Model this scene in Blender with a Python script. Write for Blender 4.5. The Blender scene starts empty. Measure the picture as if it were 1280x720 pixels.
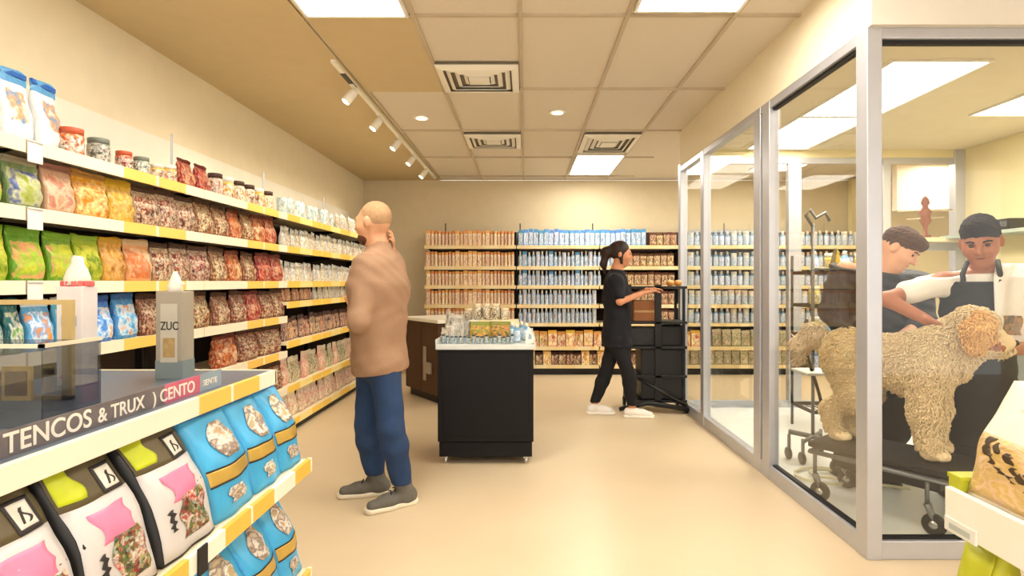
import bpy, math, random
import numpy as np
from mathutils import Vector, Matrix
random.seed(7)
sc = bpy.context.scene
COL = sc.collection
H = 1.27            # camera height
F = 704.0           # focal length in pixels of a 1280 wide frame
CEIL = 2.77
# ---------------------------------------------------------------- camera
cam = bpy.data.objects.new('camera', bpy.data.cameras.new('camera'))
COL.objects.link(cam); sc.camera = cam
cam.location = (0, 0, H); cam.rotation_euler = (math.pi/2, 0, 0)
cam.data.sensor_width = 36; cam.data.lens = F/1280*36
cam.data.shift_x = -17/1280; cam.data.shift_y = -8/1280
cam.data.clip_start = .02
# ---------------------------------------------------------------- world, exposure
w = bpy.data.worlds.new('world'); sc.world = w; w.use_nodes = True
w.node_tree.nodes['Background'].inputs[0].default_value = (1.0, .95, .87, 1)
w.node_tree.nodes['Background'].inputs[1].default_value = 1.5
sc.view_settings.view_transform = 'Standard'; sc.view_settings.look = 'None'
sc.view_settings.gamma = 1; sc.view_settings.use_curve_mapping = False
sc.view_settings.exposure = 0.56
PANEL = 13.0        # strength of the ceiling light panels
SPOT = 26           # watts of each track spot
def W(px, py, D): return Vector(((px-657)/F*D, D, H+(352-py)/F*D))

# ---------------------------------------------------------------- materials
def srgb(c):
    if max(c) > 1: c = [v/255 for v in c]
    return tuple(v/12.92 if v <= .04045 else ((v+.055)/1.055)**2.4 for v in c[:3])+(1,)
MATS = {}
def N(nt, t, **kw):
    n = nt.nodes.new(t)
    for k, v in kw.items(): setattr(n, k, v)
    return n
def mat(name, col, rough=.6, metal=0, var=.06, scale=8, bump=0, bscale=60, spec=.4, emit=0, coat=0):
    if name in MATS: return MATS[name]
    m = bpy.data.materials.new(name); m.use_nodes = True; nt = m.node_tree
    b = nt.nodes['Principled BSDF']; c = srgb(col)
    b.inputs['Roughness'].default_value = rough; b.inputs['Metallic'].default_value = metal
    b.inputs['Specular IOR Level'].default_value = spec; b.inputs['Coat Weight'].default_value = coat
    tc = N(nt, 'ShaderNodeTexCoord')
    nz = N(nt, 'ShaderNodeTexNoise'); nz.inputs['Scale'].default_value = scale; nz.inputs['Detail'].default_value = 4
    nt.links.new(tc.outputs['Object'], nz.inputs['Vector'])
    r = N(nt, 'ShaderNodeValToRGB')
    r.color_ramp.elements[0].position = .3; r.color_ramp.elements[1].position = .7
    r.color_ramp.elements[0].color = tuple(v*(1-var) for v in c[:3])+(1,)
    r.color_ramp.elements[1].color = tuple(min(1, v*(1+var)) for v in c[:3])+(1,)
    nt.links.new(nz.outputs[0], r.inputs[0]); nt.links.new(r.outputs[0], b.inputs['Base Color'])
    if bump:
        n2 = N(nt, 'ShaderNodeTexNoise'); n2.inputs['Scale'].default_value = bscale; n2.inputs['Detail'].default_value = 3
        bp = N(nt, 'ShaderNodeBump'); bp.inputs['Strength'].default_value = bump; bp.inputs['Distance'].default_value = .01
        nt.links.new(tc.outputs['Object'], n2.inputs['Vector'])
        nt.links.new(n2.outputs[0], bp.inputs['Height']); nt.links.new(bp.outputs[0], b.inputs['Normal'])
    if emit:
        b.inputs['Emission Color'].default_value = c; b.inputs['Emission Strength'].default_value = emit
    MATS[name] = m; return m

def math_(nt, op, a, b=None, c=None):
    n = N(nt, 'ShaderNodeMath', operation=op)
    for i, v in enumerate((a, b, c)):
        if v is None: continue
        if isinstance(v, (int, float)): n.inputs[i].default_value = v
        else: nt.links.new(v, n.inputs[i])
    return n.outputs[0]
def mixc(nt, fac, a, b):
    n = N(nt, 'ShaderNodeMix', data_type='RGBA')
    for s, v in ((n.inputs[0], fac), (n.inputs[6], a), (n.inputs[7], b)):
        if isinstance(v, (int, float)): s.default_value = v
        elif isinstance(v, tuple): s.default_value = v
        else: nt.links.new(v, s)
    return n.outputs[2]
def between(nt, v, lo, hi):
    return math_(nt, 'MULTIPLY', math_(nt, 'GREATER_THAN', v, lo), math_(nt, 'LESS_THAN', v, hi))
def pack(name, base, top=None, topz=.82, img=None, rect=(.12, .88, .12, .62), foot=None, footz=.1, scale=7, rough=.35, busy=.0, vary=.10, fine=3.2):
    """printed packaging: base colour, top band, picture area of mixed colours; the print varies per item"""
    if name in MATS: return MATS[name]
    m = bpy.data.materials.new(name); m.use_nodes = True; nt = m.node_tree
    b = nt.nodes['Principled BSDF']; b.inputs['Roughness'].default_value = rough
    b.inputs['Specular IOR Level'].default_value = .35
    tc = N(nt, 'ShaderNodeTexCoord'); oi = N(nt, 'ShaderNodeObjectInfo')
    sx = N(nt, 'ShaderNodeSeparateXYZ'); nt.links.new(tc.outputs['Generated'], sx.inputs[0])
    x, z = sx.outputs[0], sx.outputs[2]
    nz = N(nt, 'ShaderNodeTexNoise', noise_dimensions='4D'); nz.inputs['Scale'].default_value = scale; nz.inputs['Detail'].default_value = 5
    nt.links.new(tc.outputs['Generated'], nz.inputs['Vector'])
    nt.links.new(math_(nt, 'MULTIPLY', oi.outputs['Random'], 37.0), nz.inputs['W'])
    wob = math_(nt, 'MULTIPLY', math_(nt, 'SUBTRACT', nz.outputs[0], .5), .22)
    xw = math_(nt, 'ADD', x, wob); zw = math_(nt, 'ADD', z, wob)
    col = srgb(base)
    if img:
        r = N(nt, 'ShaderNodeValToRGB'); cr = r.color_ramp; cr.interpolation = 'LINEAR'
        cols = [srgb(c) for c in img]
        while len(cr.elements) < len(cols): cr.elements.new(.5)
        for i, c in enumerate(cols):
            cr.elements[i].position = 0 if i == 0 else .36+.28*(i-.5)/max(1, len(cols)-1); cr.elements[i].color = c
        nt.links.new(nz.outputs[0], r.inputs[0])
        mk = math_(nt, 'MULTIPLY', between(nt, xw, rect[0], rect[1]), between(nt, zw, rect[2], rect[3]))
        col = mixc(nt, mk, col, r.outputs[0])
        if busy:
            n3 = N(nt, 'ShaderNodeTexVoronoi'); n3.inputs['Scale'].default_value = scale*fine
            nt.links.new(tc.outputs['Generated'], n3.inputs['Vector'])
            r3 = N(nt, 'ShaderNodeValToRGB'); c3 = r3.color_ramp; c3.interpolation = 'CONSTANT'
            while len(c3.elements) < len(cols): c3.elements.new(.5)
            for i, c in enumerate(cols): c3.elements[i].position = i/len(cols); c3.elements[i].color = c
            nt.links.new(n3.outputs['Color'], r3.inputs[0])
            col = mixc(nt, busy, col, r3.outputs[0])
    if top: col = mixc(nt, math_(nt, 'GREATER_THAN', z, topz), col, srgb(top))
    if foot: col = mixc(nt, math_(nt, 'LESS_THAN', z, footz), col, srgb(foot))
    hs = N(nt, 'ShaderNodeHueSaturation')
    if isinstance(col, tuple): hs.inputs['Color'].default_value = col
    else: nt.links.new(col, hs.inputs['Color'])
    nt.links.new(math_(nt, 'ADD', math_(nt, 'MULTIPLY', oi.outputs['Random'], vary*.3), .5-vary*.15), hs.inputs['Hue'])
    nt.links.new(math_(nt, 'ADD', math_(nt, 'MULTIPLY', oi.outputs['Random'], vary*2), 1-vary), hs.inputs['Value'])
    nt.links.new(hs.outputs[0], b.inputs['Base Color'])
    n4 = N(nt, 'ShaderNodeTexNoise'); n4.inputs['Scale'].default_value = 5
    nt.links.new(tc.outputs['Generated'], n4.inputs['Vector'])
    bp = N(nt, 'ShaderNodeBump'); bp.inputs['Strength'].default_value = .5; bp.inputs['Distance'].default_value = .02
    nt.links.new(n4.outputs[0], bp.inputs['Height']); nt.links.new(bp.outputs[0], b.inputs['Normal'])
    MATS[name] = m; return m
def rail_mat(name, c1, c2, axis, cell, thr=.5):
    """price rail: cream strip with coloured paper inserts of real length"""
    if name in MATS: return MATS[name]
    m = bpy.data.materials.new(name); m.use_nodes = True; nt = m.node_tree
    b = nt.nodes['Principled BSDF']; b.inputs['Roughness'].default_value = .4
    tc = N(nt, 'ShaderNodeTexCoord'); sx = N(nt, 'ShaderNodeSeparateXYZ'); nt.links.new(tc.outputs['Object'], sx.inputs[0])
    v = sx.outputs[axis]
    wn = N(nt, 'ShaderNodeTexWhiteNoise', noise_dimensions='1D')
    nt.links.new(math_(nt, 'FLOOR', math_(nt, 'DIVIDE', v, cell)), wn.inputs['W'])
    fr = math_(nt, 'FRACT', math_(nt, 'DIVIDE', v, cell))
    mk = math_(nt, 'MULTIPLY', math_(nt, 'GREATER_THAN', wn.outputs['Value'], thr), between(nt, fr, .04, .96))
    nt.links.new(mixc(nt, mk, srgb(c1), srgb(c2)), b.inputs['Base Color'])
    MATS[name] = m; return m
def glass_mat(name, tint, refl=.06):
    m = bpy.data.materials.new(name); m.use_nodes = True; nt = m.node_tree; nt.nodes.remove(nt.nodes['Principled BSDF'])
    out = nt.nodes['Material Output']
    tr = N(nt, 'ShaderNodeBsdfTransparent'); tr.inputs[0].default_value = tint
    gl = N(nt, 'ShaderNodeBsdfGlossy'); gl.inputs['Roughness'].default_value = .01
    lw = N(nt, 'ShaderNodeLayerWeight'); lw.inputs[0].default_value = .25
    f = math_(nt, 'MULTIPLY', lw.outputs['Fresnel'], .55)
    f = math_(nt, 'MINIMUM', math_(nt, 'ADD', f, refl*.2), .22)
    mx = N(nt, 'ShaderNodeMixShader'); nt.links.new(f, mx.inputs[0]); nt.links.new(tr.outputs[0], mx.inputs[1]); nt.links.new(gl.outputs[0], mx.inputs[2])
    nt.links.new(mx.outputs[0], out.inputs[0]); MATS[name] = m; return m

# ---------------------------------------------------------------- mesh builder
class MB:
    def __init__(s): s.v = []; s.f = []; s.m = []
    def add(s, vs, fs, m=0):
        o = len(s.v); s.v += [tuple(p) for p in vs]; s.f += [tuple(i+o for i in f) for f in fs]; s.m += [m]*len(fs); return s
    def box(s, x0, x1, y0, y1, z0, z1, m=0):
        return s.add([(x0,y0,z0),(x1,y0,z0),(x1,y1,z0),(x0,y1,z0),(x0,y0,z1),(x1,y0,z1),(x1,y1,z1),(x0,y1,z1)],
              [(0,3,2,1),(4,5,6,7),(0,1,5,4),(1,2,6,5),(2,3,7,6),(3,0,4,7)], m)
    def obox(s, c, size, R=None, m=0):
        c = Vector(c); R = R or Matrix.Identity(3); a, b, d = [q/2 for q in size]
        P = [c+R@Vector((i*a, j*b, k*d)) for k in (-1,1) for (i,j) in ((-1,-1),(1,-1),(1,1),(-1,1))]
        return s.add(P, [(0,3,2,1),(4,5,6,7),(0,1,5,4),(1,2,6,5),(2,3,7,6),(3,0,4,7)], m)
    def tube(s, pts, r, n=8, m=0):
        pts = [Vector(p) for p in pts]; rs = r if isinstance(r, (list, tuple)) else [r]*len(pts)
        vs = []; fs = []; prev = None
        for i, p in enumerate(pts):
            d = (pts[min(i+1, len(pts)-1)]-pts[max(i-1, 0)]).normalized()
            a = prev - d*prev.dot(d) if prev else d.orthogonal()
            a.normalize(); prev = a; b = d.cross(a)
            for k in range(n):
                t = 2*math.pi*k/n; vs.append(p+(a*math.cos(t)+b*math.sin(t))*rs[i])
        for i in range(len(pts)-1):
            for k in range(n):
                k2 = (k+1) % n; fs.append((i*n+k, i*n+k2, (i+1)*n+k2, (i+1)*n+k))
        fs.append(tuple(reversed(range(n)))); fs.append(tuple((len(pts)-1)*n+k for k in range(n)))
        return s.add(vs, fs, m)
    def lathe(s, prof, c=(0,0,0), n=16, m=0, ax='z'):
        vs = []; fs = []
        for r, z in prof:
            for k in range(n):
                t = 2*math.pi*k/n; p = (r*math.cos(t), r*math.sin(t), z)
                if ax == 'x': p = (p[2], p[0], p[1])
                if ax == 'y': p = (p[1], p[2], p[0])
                vs.append((p[0]+c[0], p[1]+c[1], p[2]+c[2]))
        for i in range(len(prof)-1):
            for k in range(n):
                k2 = (k+1) % n; fs.append((i*n+k, i*n+k2, (i+1)*n+k2, (i+1)*n+k))
        fs.append(tuple(reversed(range(n)))); fs.append(tuple((len(prof)-1)*n+k for k in range(n)))
        return s.add(vs, fs, m)
    def prism(s, poly, y0, y1, m=0, plane='xz'):
        n = len(poly)
        def P(a, b, t): return {'xz': (a, t, b), 'xy': (a, b, t), 'yz': (t, a, b)}[plane]
        vs = [P(a, b, y0) for a, b in poly]+[P(a, b, y1) for a, b in poly]
        fs = [tuple(range(n)), tuple(reversed(range(n, 2*n)))]+[(i, n+i, n+(i+1) % n, (i+1) % n) for i in range(n)]
        return s.add(vs, fs, m)
    def grid(s, fn, nu, nv, m=0):
        vs = [fn(i/nu, j/nv) for j in range(nv+1) for i in range(nu+1)]
        fs = [(j*(nu+1)+i, j*(nu+1)+i+1, (j+1)*(nu+1)+i+1, (j+1)*(nu+1)+i) for j in range(nv) for i in range(nu)]
        return s.add(vs, fs, m)
    def build(s, name, mats, parent=None, smooth=False, bevel=0, loc=None, rz=0):
        me = bpy.data.meshes.new(name); me.from_pydata(s.v, [], s.f)
        for m in (mats if isinstance(mats, (list, tuple)) else [mats]): me.materials.append(m)
        me.polygons.foreach_set('material_index', s.m)
        if smooth: me.polygons.foreach_set('use_smooth', [True]*len(s.f))
        me.update()
        o = bpy.data.objects.new(name, me); COL.objects.link(o)
        if parent: o.parent = parent
        if loc: o.location = loc
        o.rotation_euler.z = rz
        if bevel:
            b = o.modifiers.new('bevel', 'BEVEL'); b.width = bevel; b.segments = 2; b.limit_method = 'ANGLE'
        return o
def tag(o, label=None, cat=None, group=None, kind=None):
    if label: o['label'] = label
    if cat: o['category'] = cat
    if group: o['group'] = group
    if kind: o['kind'] = kind
    return o
def empty(name, loc, label, cat, group=None, rz=0):
    o = bpy.data.objects.new(name, None); COL.objects.link(o); o.location = loc; o.rotation_euler.z = rz
    o.empty_display_size = .05
    return tag(o, label, cat, group)
def struct(mb, name, m, **k): return tag(mb.build(name, m, **k), kind='structure')
def dup(o, loc, rz=0, label=None, group=None, scale=None):
    c = o.copy(); COL.objects.link(c); c.location = loc; c.rotation_euler = (0, 0, rz)
    if scale: c.scale = scale
    if label: c['label'] = label
    if group: c['group'] = group
    for ch in list(o.children):
        d = ch.copy(); COL.objects.link(d); d.parent = c
        for g in list(ch.children):
            e = g.copy(); COL.objects.link(e); e.parent = d
    return c

# ---------------------------------------------------------------- signed distance figures
def cone(a, b, ra, rb, k=.03, wide=None, s=1, op=1): return ('c', Vector(a), Vector(b), ra, rb, k, wide, s, op)
def ell(c, r, R=None, k=.03, op=1): return ('e', Vector(c), r, R, k, None, None, None, op)
def sdf_mesh(prims, res, cuts=(), disp=None):
    lo = np.full(3, 1e9); hi = -lo; bbs = []
    for p in prims:
        if p[0] == 'c':
            r = max(p[3], p[4])*max(1, p[7]); q = np.array([p[1], p[2]]); l, h = q.min(0)-r, q.max(0)+r
        else:
            r = max(p[2]); l, h = np.array(p[1])-r, np.array(p[1])+r
        bbs.append((l, h))
        if p[8] == 1: lo = np.minimum(lo, l); hi = np.maximum(hi, h)
    lo -= .03; hi += .03
    n = np.ceil((hi-lo)/res).astype(int)+1
    V = np.full(n, .5, np.float32)
    ax = [np.arange(n[i])*res+lo[i] for i in range(3)]
    for p, (l, h) in zip(prims, bbs):
        k = p[5] if p[0] == 'c' else p[4]
        mg = k+3*res+.01
        i0 = np.clip(np.floor((l-mg-lo)/res).astype(int), 0, n); i1 = np.clip(np.ceil((h+mg-lo)/res).astype(int)+1, 0, n)
        if (i1 <= i0).any(): continue
        sl = tuple(slice(i0[i], i1[i]) for i in range(3))
        X, Y, Z = np.meshgrid(*[ax[i][sl[i]].astype(np.float32) for i in range(3)], indexing='ij', sparse=True)
        if p[0] == 'c':
            a, b = p[1], p[2]; ba = b-a; L = max(ba.length_squared, 1e-9)
            qx, qy, qz = X-a.x, Y-a.y, Z-a.z
            t = np.clip((qx*ba.x+qy*ba.y+qz*ba.z)/L, 0, 1)
            qx = qx-t*ba.x; qy = qy-t*ba.y; qz = qz-t*ba.z
            if p[6] is not None:
                wv = Vector(p[6]).normalized(); qw = (qx*wv.x+qy*wv.y+qz*wv.z)*(1-1/p[7])
                qx = qx-wv.x*qw; qy = qy-wv.y*qw; qz = qz-wv.z*qw
            d = np.sqrt(qx*qx+qy*qy+qz*qz)-(p[3]+(p[4]-p[3])*t)
        else:
            c, r, R = p[1], p[2], p[3]
            qx, qy, qz = X-c.x, Y-c.y, Z-c.z
            if R is not None:
                Rt = R.transposed()
                qx, qy, qz = [Rt[i][0]*qx+Rt[i][1]*qy+Rt[i][2]*qz for i in range(3)]
            k0 = np.sqrt((qx/r[0])**2+(qy/r[1])**2+(qz/r[2])**2)
            k1 = np.sqrt((qx/r[0]**2)**2+(qy/r[1]**2)**2+(qz/r[2]**2)**2)+1e-6
            d = k0*(k0-1)/k1
        A = V[sl]
        if p[8] == 1:
            hh = np.maximum(k-np.abs(A-d), 0)/k; V[sl] = np.minimum(A, d)-hh*hh*k/4
        else:
            d = -d; hh = np.maximum(k-np.abs(A-d), 0)/k; V[sl] = np.maximum(A, d)+hh*hh*k/4
    X, Y, Z = np.meshgrid(*[a.astype(np.float32) for a in ax], indexing='ij', sparse=True)
    if disp: V += disp(X, Y, Z).astype(np.float32)
    for pt, nr in cuts:
        nr = Vector(nr).normalized(); V = np.maximum(V, (X-pt[0])*nr.x+(Y-pt[1])*nr.y+(Z-pt[2])*nr.z)
    I = V < 0
    S = sum(I[a:n[0]-1+a, b:n[1]-1+b, c:n[2]-1+c].astype(np.int8) for a in (0,1) for b in (0,1) for c in (0,1))
    ci = np.argwhere((S > 0) & (S < 8)); idx = np.full(S.shape, -1, np.int64); idx[tuple(ci.T)] = np.arange(len(ci))
    pos = np.zeros((len(ci), 3)); cnt = np.zeros(len(ci))
    for a in np.ndindex(2, 2, 2):
        for e in range(3):
            if a[e]: continue
            b = list(a); b[e] = 1
            va = V[tuple((ci+a).T)]; vb = V[tuple((ci+b).T)]
            cr = (va < 0) != (vb < 0); t = np.where(cr, va/np.where(cr, va-vb, 1), 0)
            q = np.tile(np.array(a, float), (len(ci), 1)); q[:, e] += t
            pos += q*cr[:, None]; cnt += cr
    P = (ci+pos/cnt[:, None])*res+lo
    quads = []
    for e in range(3):
        s0 = [slice(None)]*3; s1 = [slice(None)]*3; s0[e] = slice(0, -1); s1[e] = slice(1, None)
        A = I[tuple(s0)]; B = I[tuple(s1)]; g = np.argwhere(A != B)
        o1, o2 = [(1, 2), (2, 0), (0, 1)][e]
        ok = (g[:, o1] > 0) & (g[:, o2] > 0) & (g[:, o1] < n[o1]-1) & (g[:, o2] < n[o2]-1); g = g[ok]
        def cell(d1, d2):
            q = g.copy(); q[:, o1] -= d1; q[:, o2] -= d2; return idx[tuple(q.T)]
        Q = np.stack([cell(1, 1), cell(0, 1), cell(0, 0), cell(1, 0)], 1)
        flip = ~A[tuple(g.T)]
        Q[flip] = Q[flip][:, ::-1]; quads.append(Q)
    Q = np.concatenate(quads); Q = Q[(Q >= 0).all(1)]
    return P, Q
def sdf_obj(name, prims, res, m, parent=None, origin=(0,0,0), cuts=(), disp=None):
    P, Q = sdf_mesh(prims, res, cuts, disp)
    P = P-np.array(origin)
    me = bpy.data.meshes.new(name)
    me.vertices.add(len(P)); me.vertices.foreach_set('co', P.astype(np.float32).ravel())
    me.loops.add(len(Q)*4); me.loops.foreach_set('vertex_index', Q.astype(np.int32).ravel())
    me.polygons.add(len(Q)); me.polygons.foreach_set('loop_start', np.arange(len(Q), dtype=np.int32)*4)
    me.update(calc_edges=True); me.validate()
    me.polygons.foreach_set('use_smooth', [True]*len(me.polygons))
    me.materials.append(m)
    o = bpy.data.objects.new(name, me); COL.objects.link(o)
    if parent: o.parent = parent
    return o
def folds(amp, fx=9, fz=14, seed=0):
    def f(X, Y, Z):
        return amp*(np.sin(fx*3*X+5*Z+seed)*np.sin(fz*2*Z+7*Y+3*np.sin(9*X+seed))+.6*np.sin(40*Z+22*X-15*Y+seed)*np.sin(17*X+19*Y+seed))
    return f

# common materials
M_wall = mat('wall_paint_cream', (238, 226, 198), .85, var=.02)
M_wallback = mat('wall_paint_tan', (222, 206, 174), .85, var=.02)
M_white = mat('white_panel', (243, 238, 226), .6, var=.02)
M_tile = mat('ceiling_tile', (222, 211, 194), .95, var=.03, scale=90, bump=.15, bscale=300)
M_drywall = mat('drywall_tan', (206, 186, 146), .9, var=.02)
M_grid = mat('ceiling_grid_metal', (196, 180, 156), .5)
M_floor = mat('floor_sealed_beige', (216, 196, 164), .32, var=.035, scale=1.6, bump=.03, bscale=7, spec=.35)
M_floor2 = mat('floor_grooming_pale', (230, 234, 232), .3, var=.03, scale=2)
M_yellow = mat('wall_paint_yellow', (232, 218, 172), .85, var=.03, scale=3)
M_alu = mat('brushed_aluminium', (196, 197, 204), .38, .55, var=.03)
M_seal = mat('black_rubber', (25, 25, 26), .6)
M_black = mat('black_steel', (24, 23, 24), .45, var=.2)
M_darkback = mat('dark_back_panel', (58, 40, 30), .8, var=.2)
M_shelf = mat('shelf_steel_cream', (236, 224, 196), .45, var=.03)
M_chrome = mat('chrome', (190, 190, 188), .2, .9)
M_glass = glass_mat('clear_glass', (.985, .98, .958, 1))
M_light = mat('light_diffuser', (255, 249, 236), .5, var=0, emit=PANEL)
M_rail = rail_mat('price_rail_cream', (246, 232, 206), (250, 208, 110), 1, .23, .55)
M_railY = rail_mat('price_rail_yellow', (250, 214, 120), (246, 200, 76), 1, .19, .45)
M_railX = rail_mat('price_rail_back', (243, 224, 180), (240, 214, 160), 0, .2, .5)
# ================================================================ room
GX = 1.56; CD = 2.60; BD = 5.70   # glass side plane, front corner depth, back partition depth
WY = 8.35; RX = 4.42; ICE = 2.60
struct(MB().box(-2.6, GX+.03, -2.5, WY+.1, -.08, 0), 'floor', M_floor)
struct(MB().box(GX+.03, 6.6, CD, BD, -.08, 0), 'floor_grooming', M_floor2)
struct(MB().box(GX+.03, 6.6, BD, WY+.1, -.08, 0), 'floor_rear', M_floor)
struct(MB().box(GX+.03, 6.6, -2.5, CD, -.08, 0), 'floor_front', M_floor)
struct(MB().box(-2.55, -2.4, -2.5, WY, 0, CEIL), 'wall_left', M_wall)
struct(MB().box(-2.4, 6.6, WY, WY+.12, 0, CEIL), 'wall_back', M_wallback)
struct(MB().box(6.5, 6.6, -2.5, WY, 0, CEIL), 'wall_far_right', M_wall)
struct(MB().box(-2.55, 6.6, -2.5, WY+.1, CEIL+.02, CEIL+.08), 'ceiling', M_tile)
struct(MB().box(-2.4, -1.27, -2.5, WY, CEIL, CEIL+.02), 'ceiling_drywall', M_drywall)
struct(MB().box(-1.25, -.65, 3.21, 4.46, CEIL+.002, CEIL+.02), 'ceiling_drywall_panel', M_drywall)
g = MB()
for k in range(-1, 5):
    x = -1.25+.61*k
    if k >= 0: g.box(x-.012, x+.012, -2.5, WY, CEIL+.004, CEIL+.02)
for k in range(-4, 5):
    y = 3.2+1.22*k
    g.box(-1.27, GX, y-.012, y+.012, CEIL+.006, CEIL+.02)
struct(g, 'ceiling_grid', M_grid)
# ceiling lights of the shop
def ceil_light(name, x0, x1, y0, y1, z, label, grp):
    r = empty(name, ((x0+x1)/2, (y0+y1)/2, z), label, 'ceiling light', grp)
    a, b = (x1-x0)/2, (y1-y0)/2
    f = MB(); t = .018
    f.box(-a, a, -b, -b+t, -.012, .018).box(-a, a, b-t, b, -.012, .018).box(-a, -a+t, -b+t, b-t, -.012, .018).box(a-t, a, -b+t, b-t, -.012, .018)
    f.build('frame', M_white, r)
    MB().box(-a+t, a-t, -b+t, b-t, -.004, .01).build('diffuser', M_light, r)
    return r
G1_ = 'recessed panel lights in the shop ceiling'
ceil_light('ceiling_light', -1.24, -.66, 2.0, 3.18, CEIL, 'recessed white panel light nearest on the left of the shop ceiling', G1_)
ceil_light('ceiling_light', .60, 1.18, 1.9, 3.12, CEIL, 'recessed white panel light at the top right of the shop ceiling', G1_)
ceil_light('ceiling_light', .60, 1.18, 6.66, 7.86, CEIL, 'small far recessed panel light behind the square vent', G1_)
ceil_light('ceiling_light', -1.24, -.66, -1.4, -.2, CEIL, 'recessed panel light of the shop ceiling behind the viewer, left', G1_)
ceil_light('ceiling_light', .60, 1.18, -1.4, -.2, CEIL, 'recessed panel light of the shop ceiling behind the viewer, right', G1_)
# vents
def vent(x0, x1, y0, y1, label):
    cx, cy = (x0+x1)/2, (y0+y1)/2; r = empty('ceiling_vent', (cx, cy, CEIL), label, 'air vent', 'ceiling air vents')
    a, b = (x1-x0)/2, (y1-y0)/2
    MB().box(-a, a, -b, b, -.001, .012).build('backing', mat('vent_dark', (118, 106, 90), .8), r)
    f = MB(); t = .03
    for i, s in enumerate((1, .78, .58, .40)):
        A, B = a*s, b*s; z0 = -.022+.004*i; t = .032 if i else .05
        # sloped rings
        for (p, q) in (((-A, -B), (A, -B)), ((A, -B), (A, B)), ((A, B), (-A, B)), ((-A, B), (-A, -B))):
            ip = (p[0]*(1-t/A), p[1]*(1-t/B)); iq = (q[0]*(1-t/A), q[1]*(1-t/B))
            f.add([(p[0], p[1], z0+.012), (q[0], q[1], z0+.012), (iq[0], iq[1], z0-.006), (ip[0], ip[1], z0-.006),
                   (p[0], p[1], z0+.018), (q[0], q[1], z0+.018), (iq[0], iq[1], z0), (ip[0], ip[1], z0)],
                  [(0, 1, 2, 3), (7, 6, 5, 4), (3, 2, 6, 7), (0, 4, 5, 1), (0, 3, 7, 4), (1, 5, 6, 2)])
    f.build('louvre', M_white, r)
    MB().box(-a*.26, a*.26, -b*.26, b*.26, -.022, -.014).build('centre_plate', M_white, r)
vent(-.63, -.05, 3.88, 4.44, 'large square ceiling air vent, nearest of the three')
vent(-.63, -.05, 5.72, 6.30, 'square ceiling air vent in the middle, behind the largest vent')
vent(.60, 1.18, 5.72, 6.50, 'pale square ceiling vent just in front of the far panel light')
for x, y, l in ((.285, 5.03, 'round ceiling downlight right of centre'), (-.96, 5.2, 'round ceiling downlight between the track and the first vent')):
    r = empty('downlight', (x, y, CEIL+.02), l, 'downlight', 'round ceiling downlights')
    MB().lathe([(.075, 0), (.08, -.01), (.07, -.016), (.052, -.010)], n=24).build('trim_ring', M_white, r, True)
    MB().lathe([(.05, -.018), (.045, -.019)], n=24).build('lens', mat('downlight_lens', (255, 236, 200), .4, emit=1.5), r, True)
# track lights
r = empty('track_light_rail', (-1.30, 5.9, CEIL), 'long white ceiling track running along the left side of the shop', 'track')
MB().box(-.016, .016, -2.1, 2.2, -.022, 0).build('rail', M_white, r)
MB().box(-.019, .019, -1.9, -1.62, -.026, -.020).build('power_feed', mat('dark_feed', (60, 55, 48), .5), r)
names = ['nearest', 'second nearest', 'third', 'fourth', 'farthest']
for i, y in enumerate((4.25, 5.0, 5.75, 6.5, 7.3)):
    r = empty('track_spotlight', (-1.30, y, CEIL-.022), 'white track spotlight aimed at the left shelves, %s of five' % names[i], 'spotlight', 'spotlights on the ceiling track')
    MB().tube([(0, 0, 0), (0, 0, -.05)], .008).box(-.014, .014, -.05, .05, -.012, 0).build('stem', M_white, r)
    d = Vector((-.55, -.25, -.8)).normalized(); c = Vector((-.005, 0, -.06))
    MB().tube([c-d*.035, c+d*.0, c+d*.075, c+d*.085], [.024, .034, .036, .033], 16).build('lamp_head', M_white, r, True)
    MB().tube([c+d*.080, c+d*.088], [.028, .028], 16).build('lens', mat('spot_lens', (255, 240, 214), .4, emit=14), r)
    L = bpy.data.lights.new('spot_lamp', 'SPOT'); L.energy = SPOT; L.color = (1, .86, .64); L.spot_size = 1.6; L.spot_blend = .9; L.shadow_soft_size = .03
    lo = bpy.data.objects.new('spot_lamp', L); COL.objects.link(lo); lo.parent = r; lo.location = c+d*.1
    lo.rotation_euler = d.to_track_quat('-Z', 'Y').to_euler(); lo['kind'] = 'helper'

# ---------------- bulkhead above the glass and the glass room
struct(MB().box(GX, GX+.14, CD+.08, BD, 2.43, CEIL+.02), 'wall_bulkhead_side', M_wall)
struct(MB().box(GX, 6.5, CD-.06, CD+.08, 2.43, CEIL+.02), 'wall_bulkhead_front', mat('bulkhead_grey', (226, 220, 208), .8, var=.02))
struct(MB().box(GX+.14, RX+.1, CD+.08, BD+.06, ICE, ICE+.05), 'ceiling_grooming', mat('grooming_ceiling', (228, 216, 188), .9, var=.02))
struct(MB().box(RX, RX+.1, CD+.08, BD+.06, 0, ICE), 'wall_grooming_right', M_yellow)
G2_ = 'panel lights in the grooming room ceiling'
for i, (x0, x1, y0, y1, l) in enumerate((
    (2.19, 2.80, 3.36, 4.5, 'near large panel light of the grooming room seen through the corner pane'),
    (2.19, 2.80, 4.52, 5.60, 'far panel light of the grooming room, in line behind the near one'),
    (3.52, 4.13, 3.30, 4.48, 'grooming room panel light at the right edge of the photo'))):
    ceil_light('ceiling_light', x0, x1, y0, y1, ICE-.004, l, G2_)
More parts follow.
